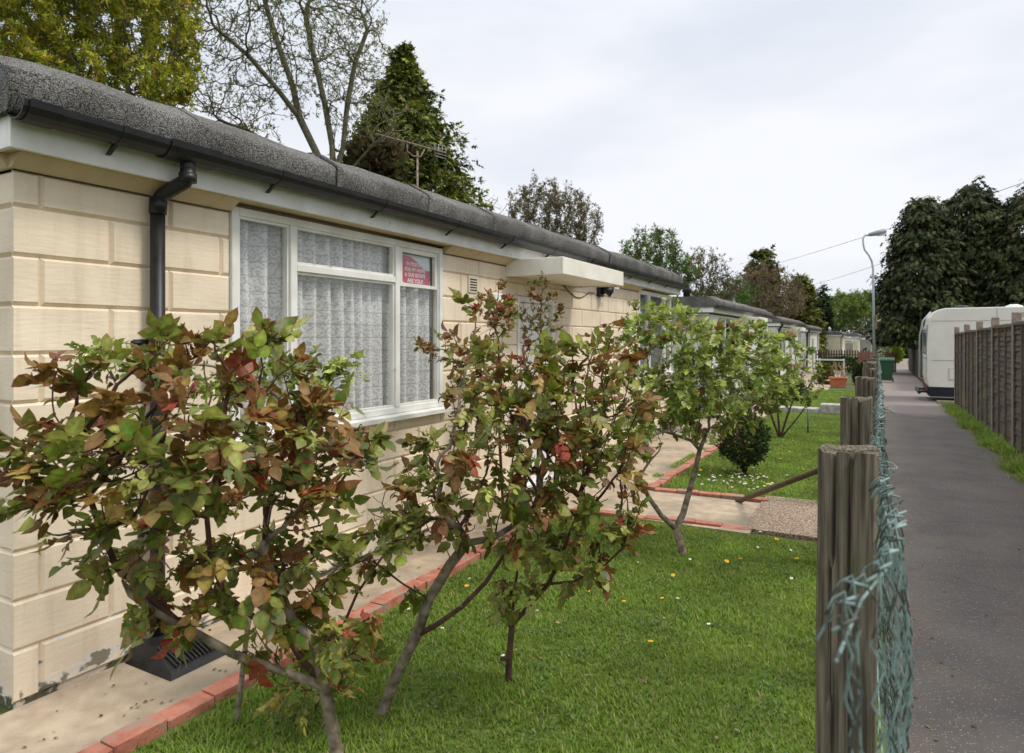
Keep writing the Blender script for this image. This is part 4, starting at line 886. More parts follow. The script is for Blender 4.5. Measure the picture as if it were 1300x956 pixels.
m.build('picket', mat('picket_grey', (.09, .08, .07), rough=.9), pk); m = MB(); m.box((-3.8, 50.021, gz(50)+.95), (-.5, 50.06, gz(50)+1.03)); m.box((-3.8, 50.021, gz(50)+.3), (-.5, 50.06, gz(50)+.38)); m.build('rail', mat('picket_grey', (.1, .1, .1)), pk)
bp_ = empty('brown_garden_gate', (-1, 40, gz(40)), 'low brown timber gate panel beside the lamp column', 'gate'); m = MB()
for i in range(8): m.box((-.95+.1*i, 40, gz(40)+.1), (-.86+.1*i, 40.03, gz(40)+1.25))
m.build('board', mat('red_brown_board', (.2, .1, .06)), bp_)

# ---------------------------------------------------------------- vegetation engine
def colonize(starts, attr, step, di, dk, iters, trop=(0, 0, .0), jit=.15):
    nodes = []; par = []
    for poly in starts:
        b = None
        for i, p in enumerate(poly):
            if i == 0 and len(poly[0]) == 1: b = poly[0][0]; continue     # attach to node index
            nodes.append(np.array(p, float)); par.append(-1 if b is None else b); b = len(nodes)-1
    N_ = np.array(nodes); A = attr.copy(); nd = np.full(len(A), 1e9); ni = np.zeros(len(A), int); new0 = 0; kids = {}
    trop = np.array(trop)
    for it in range(iters):
        if len(A) == 0: break
        Q = N_[new0:]
        if len(Q):
            d = np.linalg.norm(A[:, None]-Q[None], axis=2); k = d.argmin(1); dm = d[np.arange(len(A)), k]; u = dm < nd; nd[u] = dm[u]; ni[u] = k[u]+new0
        al = nd > dk; A, nd, ni = A[al], nd[al], ni[al]
        s = nd < (di if it > 3 else di*4)
        if not s.any():
            if len(A) == 0: break
            j = nd.argmin(); s = np.zeros(len(A), bool); s[j] = True
        new0 = len(N_); add = []; ids = np.unique(ni[s])
        for i in ids:
            if kids.get(i, 0) >= 5:
                nd[ni == i] = -1; continue     # saturated: give those points up
            dr_ = norm(A[s & (ni == i)]-N_[i]).sum(0); dr_ = norm(dr_)+trop+rng.normal(0, jit, 3); p = N_[i]+step*norm(dr_)
            add.append(p); par.append(int(i)); kids[i] = kids.get(i, 0)+1
        if not add: continue
        N_ = np.vstack([N_, add])
        if len(N_) > 9000: break
    print('nodes', len(N_), 'left', len(A), 'it', it)
    return N_, np.array(par)
def radii(N_, par, r0, e, rmin=None):
    r = np.zeros(len(N_)); acc = np.zeros(len(N_))
    for i in range(len(N_)-1, -1, -1):
        r[i] = max(acc[i]**(1/e), r0)
        if par[i] >= 0: acc[par[i]] += r[i]**e
    return r
def chains(N_, par, r):
    ch = [[] for _ in N_]
    for i, p in enumerate(par):
        if p >= 0: ch[p].append(i)
    out = []; stack = [(i, -1) for i, p in enumerate(par) if p < 0]
    while stack:
        i, p = stack.pop(); c_ = ([p] if p >= 0 else [])+[i]
        while ch[i]:
            k = max(ch[i], key=lambda q: r[q])
            for q in ch[i]:
                if q != k: stack.append((q, i))
            c_.append(k); i = k
        out.append(c_)
    return out
def wood(name, N_, par, r, mat_, parent, nseg=6, loc=(0, 0, 0), thin=0, dark=None):
    S = N_.copy()
    for _ in range(2):
        T = S.copy(); c_ = np.zeros(len(S)); a = np.zeros_like(S)
        for i, p in enumerate(par):
            if p >= 0: a[p] += S[i]; c_[p] += 1; a[i] += S[p]; c_[i] += 1
        k = c_ > 0; S[k] = .5*S[k]+.5*(a[k]/c_[k][:, None])
        S[par < 0] = N_[par < 0]
    mb = MB()
    for c_ in chains(N_, par, r):
        if len(c_) < 2: continue
        rr = r[c_].copy()
        if len(c_) > 1 and par[c_[0]] is not None: rr[0] = min(rr[0], rr[1]*1.15)
        if rr.max() < thin: continue
        n = nseg if rr.max() > r.max()*.2 else (4 if rr.max() > r.max()*.06 else 3)
        mb.tube(S[c_], rr, n, caps=False, mi=1 if (dark and rr[1:].max() < dark) else 0)
    return mb.build(name, mat_, parent, loc, fixn=False), S
def cloud(ells, n):
    """points in ellipsoids given as (u,v,t,ru,rv,rt[m],weight)"""
    P = []; W = np.array([e[6] if len(e) > 6 else 1 for e in ells], float); W /= W.sum()
    for e, w_ in zip(ells, W):
        k = int(n*w_); q = rng.normal(size=(k, 3)); q = norm(q)*(rng.random((k, 1))**.42)
        u = e[0]+q[:, 0]*e[3]; v = e[1]+q[:, 1]*e[4]; t = e[2]+q[:, 2]*e[5]
        # constant size: evaluate at centre depth
        c0 = pt(e[0], e[1], e[2]); Rt = np.array([CY, SY, 0]); Fw = np.array([-SY, CY, 0])
        P.append(c0+(u-e[0])[:, None]*e[2]/F_PX*Rt+(t-e[2])[:, None]*Fw+np.stack([0*v, 0*v, -(v-e[1])*e[2]/F_PX], 1))
    P = np.vstack(P); rng.shuffle(P); return P
LV = [(0, 0, 0), (-.29, .17, .06), (.29, .17, .06), (-.40, .48, .09), (.40, .48, .09), (-.26, .80, .02), (.26, .80, .02), (.02, 1.08, -.16), (0, .3, .0), (0, .65, -.0)]
LF = [(0, 2, 8), (0, 8, 1), (1, 8, 3), (8, 9, 3), (8, 2, 4), (8, 4, 9), (3, 9, 5), (9, 4, 6), (9, 7, 5), (9, 6, 7)]
LE = [.3, .7, .7, .8, .8, .8, .8, 1, -.1, -.1]
def compound(P, D, Nn, Ls, kind=5, ratio=.62):
    """leaflet arrays of a compound leaf"""
    Fm = frames(D, Nn); S_, D_, N_ = Fm[:, :, 0], Fm[:, :, 1], Fm[:, :, 2]
    spec = [(1, 0, 1.0)]+[(.62, s*1.05, .85) for s in (-1, 1)]+([(.28, s*1.15, .66) for s in (-1, 1)] if kind == 5 else [])
    PP = []; FF = []; SS = []; ID = []
    for (d, an, sc) in spec:
        n = len(P); pos = P+D_*(d*Ls*.55)[:, None]-np.array([0, 0, 1])*((d**2)*Ls*.10)[:, None]
        an_ = an+rng.normal(0, .18, n); dd = D_*np.cos(an_)[:, None]+S_*np.sin(an_)[:, None]+rng.normal(0, .12, (n, 3))-np.array([0, 0, .22*d])
        nn = N_+rng.normal(0, .28, (n, 3)); PP.append(pos); FF.append(frames(dd, nn)); SS.append(Ls*ratio*sc*rng.uniform(.8, 1.15, n)); ID.append(np.arange(n))
    SS = np.concatenate(SS); k = len(SS); SS = SS[:, None]*np.stack([rng.uniform(.75, 1.12, k), np.ones(k), rng.uniform(-1.9, 1.5, k)], 1)
    return np.vstack(PP), np.vstack(FF), SS, np.concatenate(ID)
def palette(n, pal, w_, jit=.18):
    i = rng.choice(len(pal), n, p=np.array(w_)/sum(w_)); c_ = np.array(pal)[i]; return c_*rng.normal(1, jit, (n, 1)).clip(.5, 1.6)
ROSEP = [(.085, .16, .022), (.18, .26, .035), (.34, .39, .08), (.20, .10, .035), (.30, .07, .035), (.30, .25, .06)]
ROSEW = [.36, .32, .19, .035, .035, .06]
def rose(name, base, trunk, ells, natt, label, pal=ROSEP, pw=ROSEW, leaf=.085, per=1.6, step=.045, bark=BARK, r0=.0016, e=2.15, trunk_r=None, red=True, fill=1.0, cat='rose', kind=5, leafr=.006, dk=1.6, group='garden roses in front of the bungalow', soil=True):
    root = empty(name, tuple(base), label, cat, group)
    att = cloud(ells, int(natt*3.2)); step *= .72
    N_, par = colonize(trunk, att, step, step*9, step*dk, 300, trop=(0, 0, .12), jit=.22)
    r = radii(N_, par, r0, e)
    if trunk_r:
        k = 0
        for poly, (ra, rb) in zip(trunk, trunk_r):
            m_ = len(poly)-(1 if len(poly[0]) == 1 else 0)
            for i in range(m_): r[k+i] = max(r[k+i]*0+ra+(rb-ra)*i/max(1, m_-1), .5*r[k+i]); 
            k += m_
    nt = sum(len(p)-(1 if len(p[0]) == 1 else 0) for p in trunk)
    r[nt:] = np.minimum(r[nt:], .011)
    w_, S = wood('stem', N_, par, r, [bark, DBARK], root, 8, dark=.0114 if red else .003)
    # pruned stubs with knobbly cut ends along the old wood
    k = 0
    for poly, tr2 in zip(trunk, trunk_r or []):
        pp = [p for p in poly if len(p) == 3]; k += len(pp)
        for q in range(1, len(pp)):
            if random.random() < .4 and tr2[1] > .0065:
                kb_ = MB(); p = S[k-len(pp)+q]; d_ = norm(rng.normal(0, 1, 3)+np.array([0, 0, .7])); rr = tr2[1]*random.uniform(.55, .9); Ls = random.uniform(.03, .07)
                kb_.tube([p, p+d_*Ls*.6, p+d_*Ls], [rr, rr*.9, rr*1.05], 7); kb_.build('pruned_stub', bark, root)
    tip = np.where(r < leafr)[0]; tip = tip[tip >= nt]
    dens = np.array([max(.12, 1+2.2*mnoise.noise(Vector(tuple(S[i]*(.8/leaf*.75))))) for i in tip]); idx = np.repeat(tip, rng.poisson(per*fill*dens)); n = len(idx)
    cen = S[tip].mean(0); O = norm((S[idx]-cen)*np.array([1, 1, .7])); P = S[idx]+rng.normal(0, .008, (n, 3))
    D = O*.7+rng.normal(0, .6, (n, 3))+np.array([0, 0, -.05]); Nn = np.array([0, 0, 1])+rng.normal(0, .45, (n, 3))+O*.5
    Ls = leaf*(.45+.85*rng.random(n)**1.5)
    # rachis stalks are part of the leaf mesh (thin)
    PP, FF, SS, ID = compound(P, D, Nn, Ls, kind); cc = palette(n, pal, pw)
    # young tips redder: upper and outer shoots
    if red:
        h = (P[:, 2]-P[:, 2].min())/(np.ptp(P[:, 2])+1e-6); nn_ = np.array([mnoise.noise(Vector(tuple(p*7))) for p in P]); k = (nn_+.5*h+.12*rng.normal(size=n)) > .47; cc[k] = cc[k]*.5+np.array([.28, .045, .028])*.5; k = nn_+.2*rng.normal(size=n) < -.3; cc[k] = cc[k]*.6+np.array([.26, .33, .08])*.4
    c2 = cc[ID]*rng.normal(1, .12, (len(ID), 1)).clip(.6, 1.4); ec = c2*.5+np.array([.26, .045, .02])*.5 if red else c2*.8
    scatter('foliage', LV, LF, PP, FF, SS, c2, ROSE_LEAF, root, edge=LE if red else None, ecol=ec if red else None, smooth=True)
    return root, S, r, tip
g3 = lambda u, v, t: tuple(pt(u, v, t))
# 1 big left rose
tb = tuple(pt(425, 1045, 2.24))
T1_ = [[(tb[0], tb[1], -.03), g3(440, 960, 2.22), g3(440, 880, 2.2), g3(400, 815, 2.15), g3(370, 780, 2.12), g3(350, 735, 2.1), g3(330, 700, 2.05)],
       [[2], g3(355, 850, 2.15), g3(290, 840, 2.08), g3(245, 808, 2.0), g3(195, 772, 1.95), g3(145, 748, 1.9)],
       [[9], g3(135, 720, 1.88), g3(128, 680, 1.86), g3(110, 620, 1.85)],
       [[4], g3(320, 790, 2.05), g3(285, 760, 2.02), g3(265, 715, 2.0), g3(262, 650, 2.0)],
       [[2], g3(375, 840, 2.2), g3(345, 790, 2.25), g3(330, 730, 2.3), g3(335, 650, 2.3)]]
rose('rose_bush', (tb[0], tb[1], 0), T1_,
     [(110, 590, 1.80, 110, 90, .25, 1.4), (250, 560, 1.9, 115, 120, .38, 2.4), (380, 580, 2.1, 95, 95, .35, 1.6), (150, 470, 1.85, 55, 45, .2, .4), (290, 450, 2.0, 100, 45, .25, .7), (50, 600, 1.7, 70, 70, .15, .6), (300, 710, 2.1, 150, 60, .3, 1.1), (150, 690, 1.85, 90, 45, .15, .5), (440, 560, 2.1, 50, 50, .2, .3), (400, 800, 2.2, 90, 60, .25, .5), (230, 780, 2.0, 70, 50, .2, .3)],
     620, 'largest rose bush, bronze and green leaves, in the left foreground before the downpipe', leaf=.082, per=1.15, step=.046, r0=.0021, trunk_r=[(.023, .014), (.014, .012), (.007, .005), (.010, .006), (.011, .007)], leafr=.0065)
# 2 middle rose with grey leaning trunk
tb = tuple(pt(482, 905, 2.92))
rose('rose_bush', (tb[0], tb[1], 0), [[(tb[0], tb[1], -.03), g3(500, 855, 2.9), g3(520, 810, 2.88), g3(545, 760, 2.85), g3(575, 715, 2.8), g3(592, 690, 2.78)], [[5], g3(625, 690, 2.8), g3(655, 672, 2.85), g3(685, 640, 2.9)], [[2], g3(548, 800, 2.8), g3(590, 775, 2.78), g3(625, 740, 2.78), g3(640, 700, 2.8)], [[5], g3(585, 670, 2.75), g3(560, 655, 2.7)]],
     [(555, 610, 2.75, 60, 85, .25, .9), (660, 560, 2.8, 95, 110, .3, 2), (610, 640, 2.75, 90, 50, .25, .8), (600, 470, 2.95, 45, 90, .2, .5), (520, 665, 2.7, 60, 35, .2, .4), (450, 700, 2.65, 45, 30, .15, .3)],
     420, 'rose bush with a grey leaning trunk in the middle of the lawn edge', leaf=.078, per=1.05, step=.05, r0=.0020, trunk_r=[(.026, .022), (.014, .01), (.011, .008), (.016, .015)])
# 3 rose with dark slender stems, right of it
tb = tuple(pt(645, 862, 3.2)); tb = (tb[0], tb[1], -.03)
rose('rose_bush', (tb[0], tb[1], 0), [[tb, g3(647, 835, 3.2), g3(645, 805, 3.2), g3(643, 775, 3.2)], [[2], g3(665, 780, 3.15), g3(690, 745, 3.1), g3(715, 700, 3.05), g3(735, 650, 3.0)], [[5], g3(730, 745, 3.05), g3(765, 725, 3.0), g3(800, 690, 2.95)], [[2], g3(652, 760, 3.2), g3(660, 700, 3.2), g3(664, 640, 3.2)]],
     [(720, 520, 2.95, 100, 95, .3, 2), (770, 600, 2.95, 65, 120, .25, 1.3), (720, 670, 3.0, 95, 85, .28, 1.3), (660, 740, 3.0, 50, 40, .2, .25), (770, 450, 2.95, 50, 45, .2, .5), (800, 520, 2.9, 35, 50, .18, .3)],
     430, 'rose bush on dark slender stems right of the grey leaning trunk', leaf=.078, per=1.0, step=.05, bark=DBARK, r0=.0020, trunk_r=[(.018, .014), (.010, .007), (.006, .004), (.007, .005)])
# 4 low rose at the edging
tb = tuple(pt(400, 905, 2.95)); tb = (tb[0], tb[1], -.03)
rose('rose_bush', (tb[0], tb[1], 0), [[tb, g3(405, 880, 2.95), g3(415, 850, 2.9)]], [(440, 830, 2.8, 55, 45, .2, 1), (380, 870, 2.8, 60, 40, .2, .6)], 60,
     'low young rose with red shoots beside the brick edging', leaf=.075, per=.8, step=.045, bark=DBARK, trunk_r=[(.008, .006)])
# twiggy bare rose on left by the path
tb = tuple(pt(425, 815, 3.5)); tb = (tb[0], tb[1], -.02)
rose('rose_bush', (tb[0], tb[1], 0), [[tb, g3(432, 790, 3.5), g3(450, 755, 3.48), g3(480, 720, 3.45), g3(500, 690, 3.4)]], [(490, 660, 3.4, 40, 50, .15, 1), (445, 720, 3.4, 25, 50, .1, .4)], 60,
     'thin nearly leafless rose standing in front of the wall beneath the window', leaf=.06, per=.35, step=.05, bark=DBARK, trunk_r=[(.009, .006)])
# 5 light green shrub against the window
LIGHTP = [(.26, .33, .06), (.36, .42, .09), (.17, .24, .045), (.40, .40, .11)]; LW = [.35, .3, .25, .1]
tb = tuple(pt(300, 845, 2.85)); tb = (tb[0], tb[1], -.02)
rose('rose_bush', (tb[0], tb[1], 0), [[tb, g3(310, 780, 2.9), g3(330, 700, 2.92), g3(350, 600, 2.95), g3(370, 540, 2.95)]], [(390, 480, 2.95, 75, 40, .18, 1), (150, 450, 2.75, 70, 30, .15, .5), (280, 480, 2.85, 90, 40, .15, .6)], 230,
     'pale green leafy rose behind the largest bush, reaching up to the window', LIGHTP, LW, .06, 1.5, .05, trunk_r=[(.012, .008)], red=False)
# 6 slim tall rose by the wall with a red bloom
tb = tuple(pt(640, 640, 5.9)); tb = (tb[0], tb[1], -.02)
r6, S6, rr6, tip6 = rose('rose_bush', (tb[0], tb[1], 0), [[tb, g3(640, 560, 5.2), g3(637, 480, 5.0), g3(632, 420, 5.0)], [[1], g3(600, 540, 5.0), g3(590, 480, 4.9)]], [(632, 390, 5.0, 28, 42, .2, 1), (560, 440, 4.8, 32, 25, .15, .5), (610, 480, 4.9, 45, 60, .25, 1), (640, 540, 5, 50, 40, .25, .6)], 230,
     'tall slim rose with one red bloom beside the air vent', leaf=.07, per=1.3, step=.06, bark=DBARK, trunk_r=[(.014, .007), (.009, .005)])
fl = MB(); c0 = pt(636, 392, 4.9)
for k in range(16):
    a = k*2.4; rr = .01+.0022*k; z = .022-.0016*k
    fl.add([c0+np.array([math.cos(a)*rr*.4, math.sin(a)*rr*.4, -.01]), c0+np.array([math.cos(a-.5)*rr, math.sin(a-.5)*rr, z]), c0+np.array([math.cos(a)*rr*1.25, math.sin(a)*rr*1.25, z+.006]), c0+np.array([math.cos(a+.5)*rr, math.sin(a+.5)*rr, z])], [(0, 1, 2, 3)])
fl.build('bloom', mat('rose_petal', (.5, .02, .04), (.6, .06, .08), 30, .5), r6, fixn=False)
# 7 climber by the door
tb = tuple(pt(682, 632, 6.2)); tb = (tb[0], tb[1], -.02)
rose('climbing_rose', (tb[0], tb[1], 0), [[tb, g3(682, 560, 5.9), g3(684, 480, 5.85), g3(686, 420, 5.8)]], [(686, 400, 5.8, 33, 45, .2, 1), (690, 470, 5.8, 38, 60, .22, 1), (685, 360, 5.8, 18, 22, .12, .25)], 620,
     'dense small leaved climbing rose in front of the door under the canopy', [(.06, .12, .025), (.12, .18, .04), (.15, .09, .03)], [.5, .35, .15], .05, 1.9, .06, bark=DBARK, trunk_r=[(.014, .007)])
# 8 Y-shaped rose tree right
tb = tuple(gp(868, 704)); tb = (tb[0], tb[1], -.03)
rose('rose_tree', (tb[0], tb[1], 0), [[tb, g3(865, 690, 5.1), g3(862, 683, 5.1)], [[2], g3(836, 655, 5.0), g3(820, 630, 4.95), g3(810, 607, 4.9), g3(792, 602, 4.85)], [[2], g3(868, 655, 5.1), g3(874, 622, 5.12), g3(880, 600, 5.15), g3(893, 575, 5.15), g3(897, 550, 5.15)], [[10], g3(885, 560, 5.1), g3(850, 553, 5.05), g3(830, 545, 5.0)], [[5], g3(826, 585, 4.85), g3(845, 570, 4.85)]],
     [(860, 460, 5.1, 85, 85, .42, 2.4), (840, 408, 5.1, 48, 36, .25, .7), (945, 465, 5.15, 75, 66, .38, 2.0), (805, 560, 4.85, 35, 45, .2, .5), (880, 515, 5.1, 100, 42, .35, 1.3), (815, 480, 5.0, 35, 45, .25, .5)],
     1000, 'yellow green rose tree on a forked Y shaped trunk near the entrance path', LIGHTP+[(.22, .12, .05)], LW+[.08], .08, 1.7, .065, trunk_r=[(.034, .03), (.02, .014), (.024, .015), (.013, .008), (.009, .006)], red=False, group='rose trees', leafr=.0068)
# 9 many stemmed rose further off
tb = tuple(gp(990, 556)); tb = (tb[0], tb[1], gz(tb[1])-.02)
rose('rose_tree', (tb[0], tb[1], gz(tb[1])), [[tb, g3(1004, 540, 11.2), g3(1022, 520, 11.2)], [[0], g3(990, 535, 11.2), g3(985, 505, 11.2)], [[0], g3(980, 530, 11.2), g3(970, 505, 11.3)], [[0], g3(997, 530, 11.1), g3(1010, 500, 11.1)]],
     [(985, 470, 11.2, 42, 35, .45, 1.4), (1022, 480, 11.2, 26, 34, .35, .8), (1000, 450, 11.2, 38, 30, .4, .8)], 520, 'many stemmed rose bush standing on the second lawn beyond the clipped shrub', LIGHTP+[(.07, .13, .03)], [.3, .2, .25, .05, .2], .10, 1.7, .11, bark=DBARK, r0=.003, trunk_r=[(.018, .01)]*4, red=False, kind=3, leafr=.012, group='rose trees')
# 10 another behind
tb = tuple(gp(930, 553)); tb = (tb[0]-.3, tb[1]+1, gz(tb[1])-.02)
rose('rose_tree', (tb[0], tb[1], gz(tb[1])), [[tb, g3(925, 530, 11.9), g3(930, 500, 12)], [[0], g3(942, 530, 12), g3(955, 505, 12)]],
     [(915, 480, 12, 55, 45, .5, 1.2), (955, 450, 12, 45, 42, .5, 1.1)], 460, 'mid green bushy rose between the fork trunked rose tree and the far bungalow', [(.10, .17, .03), (.17, .24, .045)], [.5, .5], .11, 1.7, .12, bark=DBARK, r0=.003, trunk_r=[(.018, .01)]*2, red=False, kind=3, leafr=.012, group='rose trees')

# dense shrubs as twiggy volume with leaves
def shrub(name, base, c0, rad, n, ls, pal, pw, label, cat='shrub', group=None, stem=True, up=.3, lump=.2, hollow=.5, leafT=None, mat_=TREE_LEAF):
    root = empty(name, tuple(base), label, cat, group)
    q = norm(rng.normal(size=(n, 3))); rr = hollow+(1-hollow)*rng.random(n)**.5
    lm_ = np.array([1+lump*mnoise.noise(Vector(tuple(v*2.2+c0[0]))) + lump*.6*mnoise.noise(Vector(tuple(v*5+c0[1]))) for v in q])
    P = np.array(c0)+q*(rr*lm_)[:, None]*np.array(rad)
    P[:, 2] = np.maximum(P[:, 2], base[2]+.02)
    D = q+rng.normal(0, .6, (n, 3))+np.array([0, 0, up]); Nn = rng.normal(0, 1, (n, 3))+np.array([0, 0, .8])
    T = leafT or ([(-.3, 0, 0), (.3, .1, .02), (.34, .6, .1), (0, 1, 0), (-.34, .55, .08)], [(0, 1, 4), (1, 2, 4), (2, 3, 4)])
    cc = palette(n, pal, pw); scatter('foliage', T[0], T[1], P, frames(D, Nn), ls*rng.uniform(.6, 1.3, n), cc, mat_, root)
    if stem:
        m = MB(); b = np.array(base)
        for k in range(7):
            e_ = np.array(c0)+norm(rng.normal(size=3)+np.array([0, 0, .8]))*np.array(rad)*.7; mid = b+(e_-b)*.4+np.array([0, 0, .1*rad[2]]); m.tube([b+rng.normal(0, .02, 3)*rad[0], mid, e_], [rad[0]*.045, rad[0]*.03, rad[0]*.012], 5)
        m.build('stem', DBARK if name != 'tree' else TBARK, root)
    return root
b = gp(944, 603); b[2] = 0
shrub('clipped_shrub', b, (b[0], b[1], .43), (.28, .28, .34), 5200, .032, [(.025, .05, .014), (.05, .085, .022), (.09, .12, .035), (.10, .06, .03)], [.4, .35, .15, .1], 'small round clipped dark green shrub on the second lawn', stem=True, up=.7, lump=.22, hollow=.55)
for (u, v, t, ru, rv, lab, pal) in (
    (1070, 462, 40, 30, 9, 'low green garden hedge in front of the dark picket fence', [(.04, .08, .02), (.09, .13, .03)]),
    (1095, 478, 27, 11, 18, 'dark leafy bush beside the fence posts next to the trough', [(.02, .04, .012), (.05, .08, .02)]),
    (1048, 478, 27, 9, 16, 'spindly olive bush behind the left end of the trough', [(.12, .13, .03), (.2, .18, .05)]),
    (1139, 448, 56, 6, 12, 'yellow green hedge at the far bend of the path', [(.22, .26, .03), (.28, .32, .04)]),
    (1152, 440, 86, 16, 17, 'green bushes closing the view at the end of the path', [(.05, .10, .02), (.09, .15, .03)]),
    (885, 505, 14.5, 32, 42, 'dark evergreen shrub between the cream and the white bungalow', [(.012, .022, .008), (.03, .045, .012)]),
    (1000, 495, 19, 22, 18, 'dark olive shrub by the white bungalow front', [(.03, .06, .015), (.07, .10, .025)])):
    c_ = pt(u, v, t); rx = ru*t/F_PX; rz = rv*t/F_PX; g_ = gz(c_[1])
    shrub('hedge' if 'hedge' in lab else 'bush', (c_[0], c_[1], g_), (c_[0], c_[1], c_[2]), (rx, rx*.8 if rx < 1.2 else .9, rz), int(2600 if t > 20 else 4200), .045*max(1, t/16), pal, [.5, .5], lab, stem=t < 30)
# foliage beside the panel fence foot is grass only

# ---------------------------------------------------------------- lawn flowers
def flower_proto(kind):
    me = bpy.data.meshes.new(kind); v = []; f = []; mi = []
    n = 10 if kind == 'daisy' else 12; ro, ri = (.011, .0035) if kind == 'daisy' else (.017, .006)
    h = .035; v.append((0, 0, h+.003))
    for i in range(n*2):
        a = i*math.pi/n; r_ = ro if i % 2 == 0 else ro*.7; v.append((math.cos(a)*r_, math.sin(a)*r_, h+.002*(i % 2)))
    for i in range(n*2): f.append((0, 1+i, 1+(i+1) % (2*n))); mi.append(0)
    b = len(v); v.append((0, 0, h+.007))
    for i in range(8): a = i*math.pi/4; v.append((math.cos(a)*ri, math.sin(a)*ri, h+.0035))
    for i in range(8): f.append((b, b+1+i, b+1+(i+1) % 8)); mi.append(1)
    b = len(v)
    for z in (0, h):
        for i in range(3): a = i*2.1; v.append((math.cos(a)*.0012, math.sin(a)*.0012, z))
    for i in range(3): f.append((b+i, b+(i+1) % 3, b+3+(i+1) % 3, b+3+i)); mi.append(2)
    me.from_pydata(v, [], f); me.polygons.foreach_set('material_index', mi)
    Y = mat('flower_yellow', (.75, .42, .01), rough=.6)
    for q in ((mat('petal_white', (.8, .8, .78), rough=.6), Y) if kind == 'daisy' else (Y, mat('flower_orange', (.7, .33, .01), rough=.6)))+(mat('flower_stem', (.1, .18, .04)),): me.materials.append(q)
    return me
DM, DD = flower_proto('daisy'), flower_proto('dandelion')
def flower(u, v, kind, label, group, s=1.0):
    p = gp(u, v); o = bpy.data.objects.new(kind, DM if kind == 'daisy' else DD); COL.objects.link(o); o.location = (p[0], p[1], gz(p[1])); o.scale = (s, s, s)
    o.rotation_euler = (random.uniform(-.3, .3), random.uniform(-.3, .3)-.1, random.uniform(0, 6)); tag(o, label, kind, group)
for i in range(75):
    u = random.gauss(938, 24); v = random.gauss(612, 9)
    if v < 634 and v > 594: flower(u, v, 'daisy', 'small white daisy in the patch in front of the clipped shrub', 'daisies in the patch by the clipped shrub', random.uniform(1.0, 1.6))
for (u, v) in ((718, 765), (724, 769), (859, 767), (681, 782), (1005, 740), (760, 700), (560, 806), (521, 779), (875, 715), (960, 700), (1002, 703), (640, 840), (900, 800), (700, 700), (598, 740), (810, 720), (965, 680)):
    flower(u, v, 'daisy', 'single white daisy scattered on the near lawn', 'daisies on the near lawn', random.uniform(.9, 1.2))
for (u, v) in ((740, 744), (746, 756), (792, 770), (842, 765), (855, 735), (826, 823), (592, 750), (921, 718), (941, 715), (688, 716), (1012, 640+75), (985, 690)):
    flower(u, v, 'dandelion', 'yellow dandelion flower on the near lawn', 'dandelions on the near lawn', random.uniform(.85, 1.15))
for (u, v) in ((889, 601), (900, 602), (995, 562), (1005, 563), (988, 575), (1003, 577), (990, 587), (1002, 588), (963, 588), (931, 586), (1040, 631), (1020, 600), (975, 640-20)):
    flower(u, v, 'dandelion', 'yellow dandelion flower on the second lawn', 'dandelions on the second lawn', random.uniform(1.1, 1.5))

def litter(name, area, n, lab, size=.02):
    X = rng.uniform(area[0], area[1], n); Y = area[2]+(area[3]-area[2])*rng.random(n)**1.5; P = np.stack([X, Y, np.array([gz(y) for y in Y])+area[4]], 1)
    a = rng.uniform(0, 6.28, n); D = np.stack([np.cos(a), np.sin(a), rng.normal(0, .15, n)], 1)
    tag(scatter(name, LV, LF, P, frames(D, np.array([0, 0, 1])+rng.normal(0, .2, (n, 3))), size*rng.uniform(.4, 1.3, n), palette(n, [(.20, .13, .06), (.10, .07, .04), (.30, .24, .12), (.16, .18, .05)], [.4, .3, .2, .1]), TREE_LEAF), lab, 'leaf litter', None, 'stuff')
litter('leaf_litter', (.12, 1.72, .9, 20, .006), 420, 'small dry fallen leaves scattered along the tarmac path', .018)
litter('leaf_litter', (-3.3, -2.72, .6, 12, .02), 260, 'dry leaf fragments and petals on the concrete beside the bungalow wall', .016)
litter('leaf_litter', (-2.6, -.1, .9, 5.8, .018), 260, 'withered leaves lying in the near lawn grass', .022)
weeds()
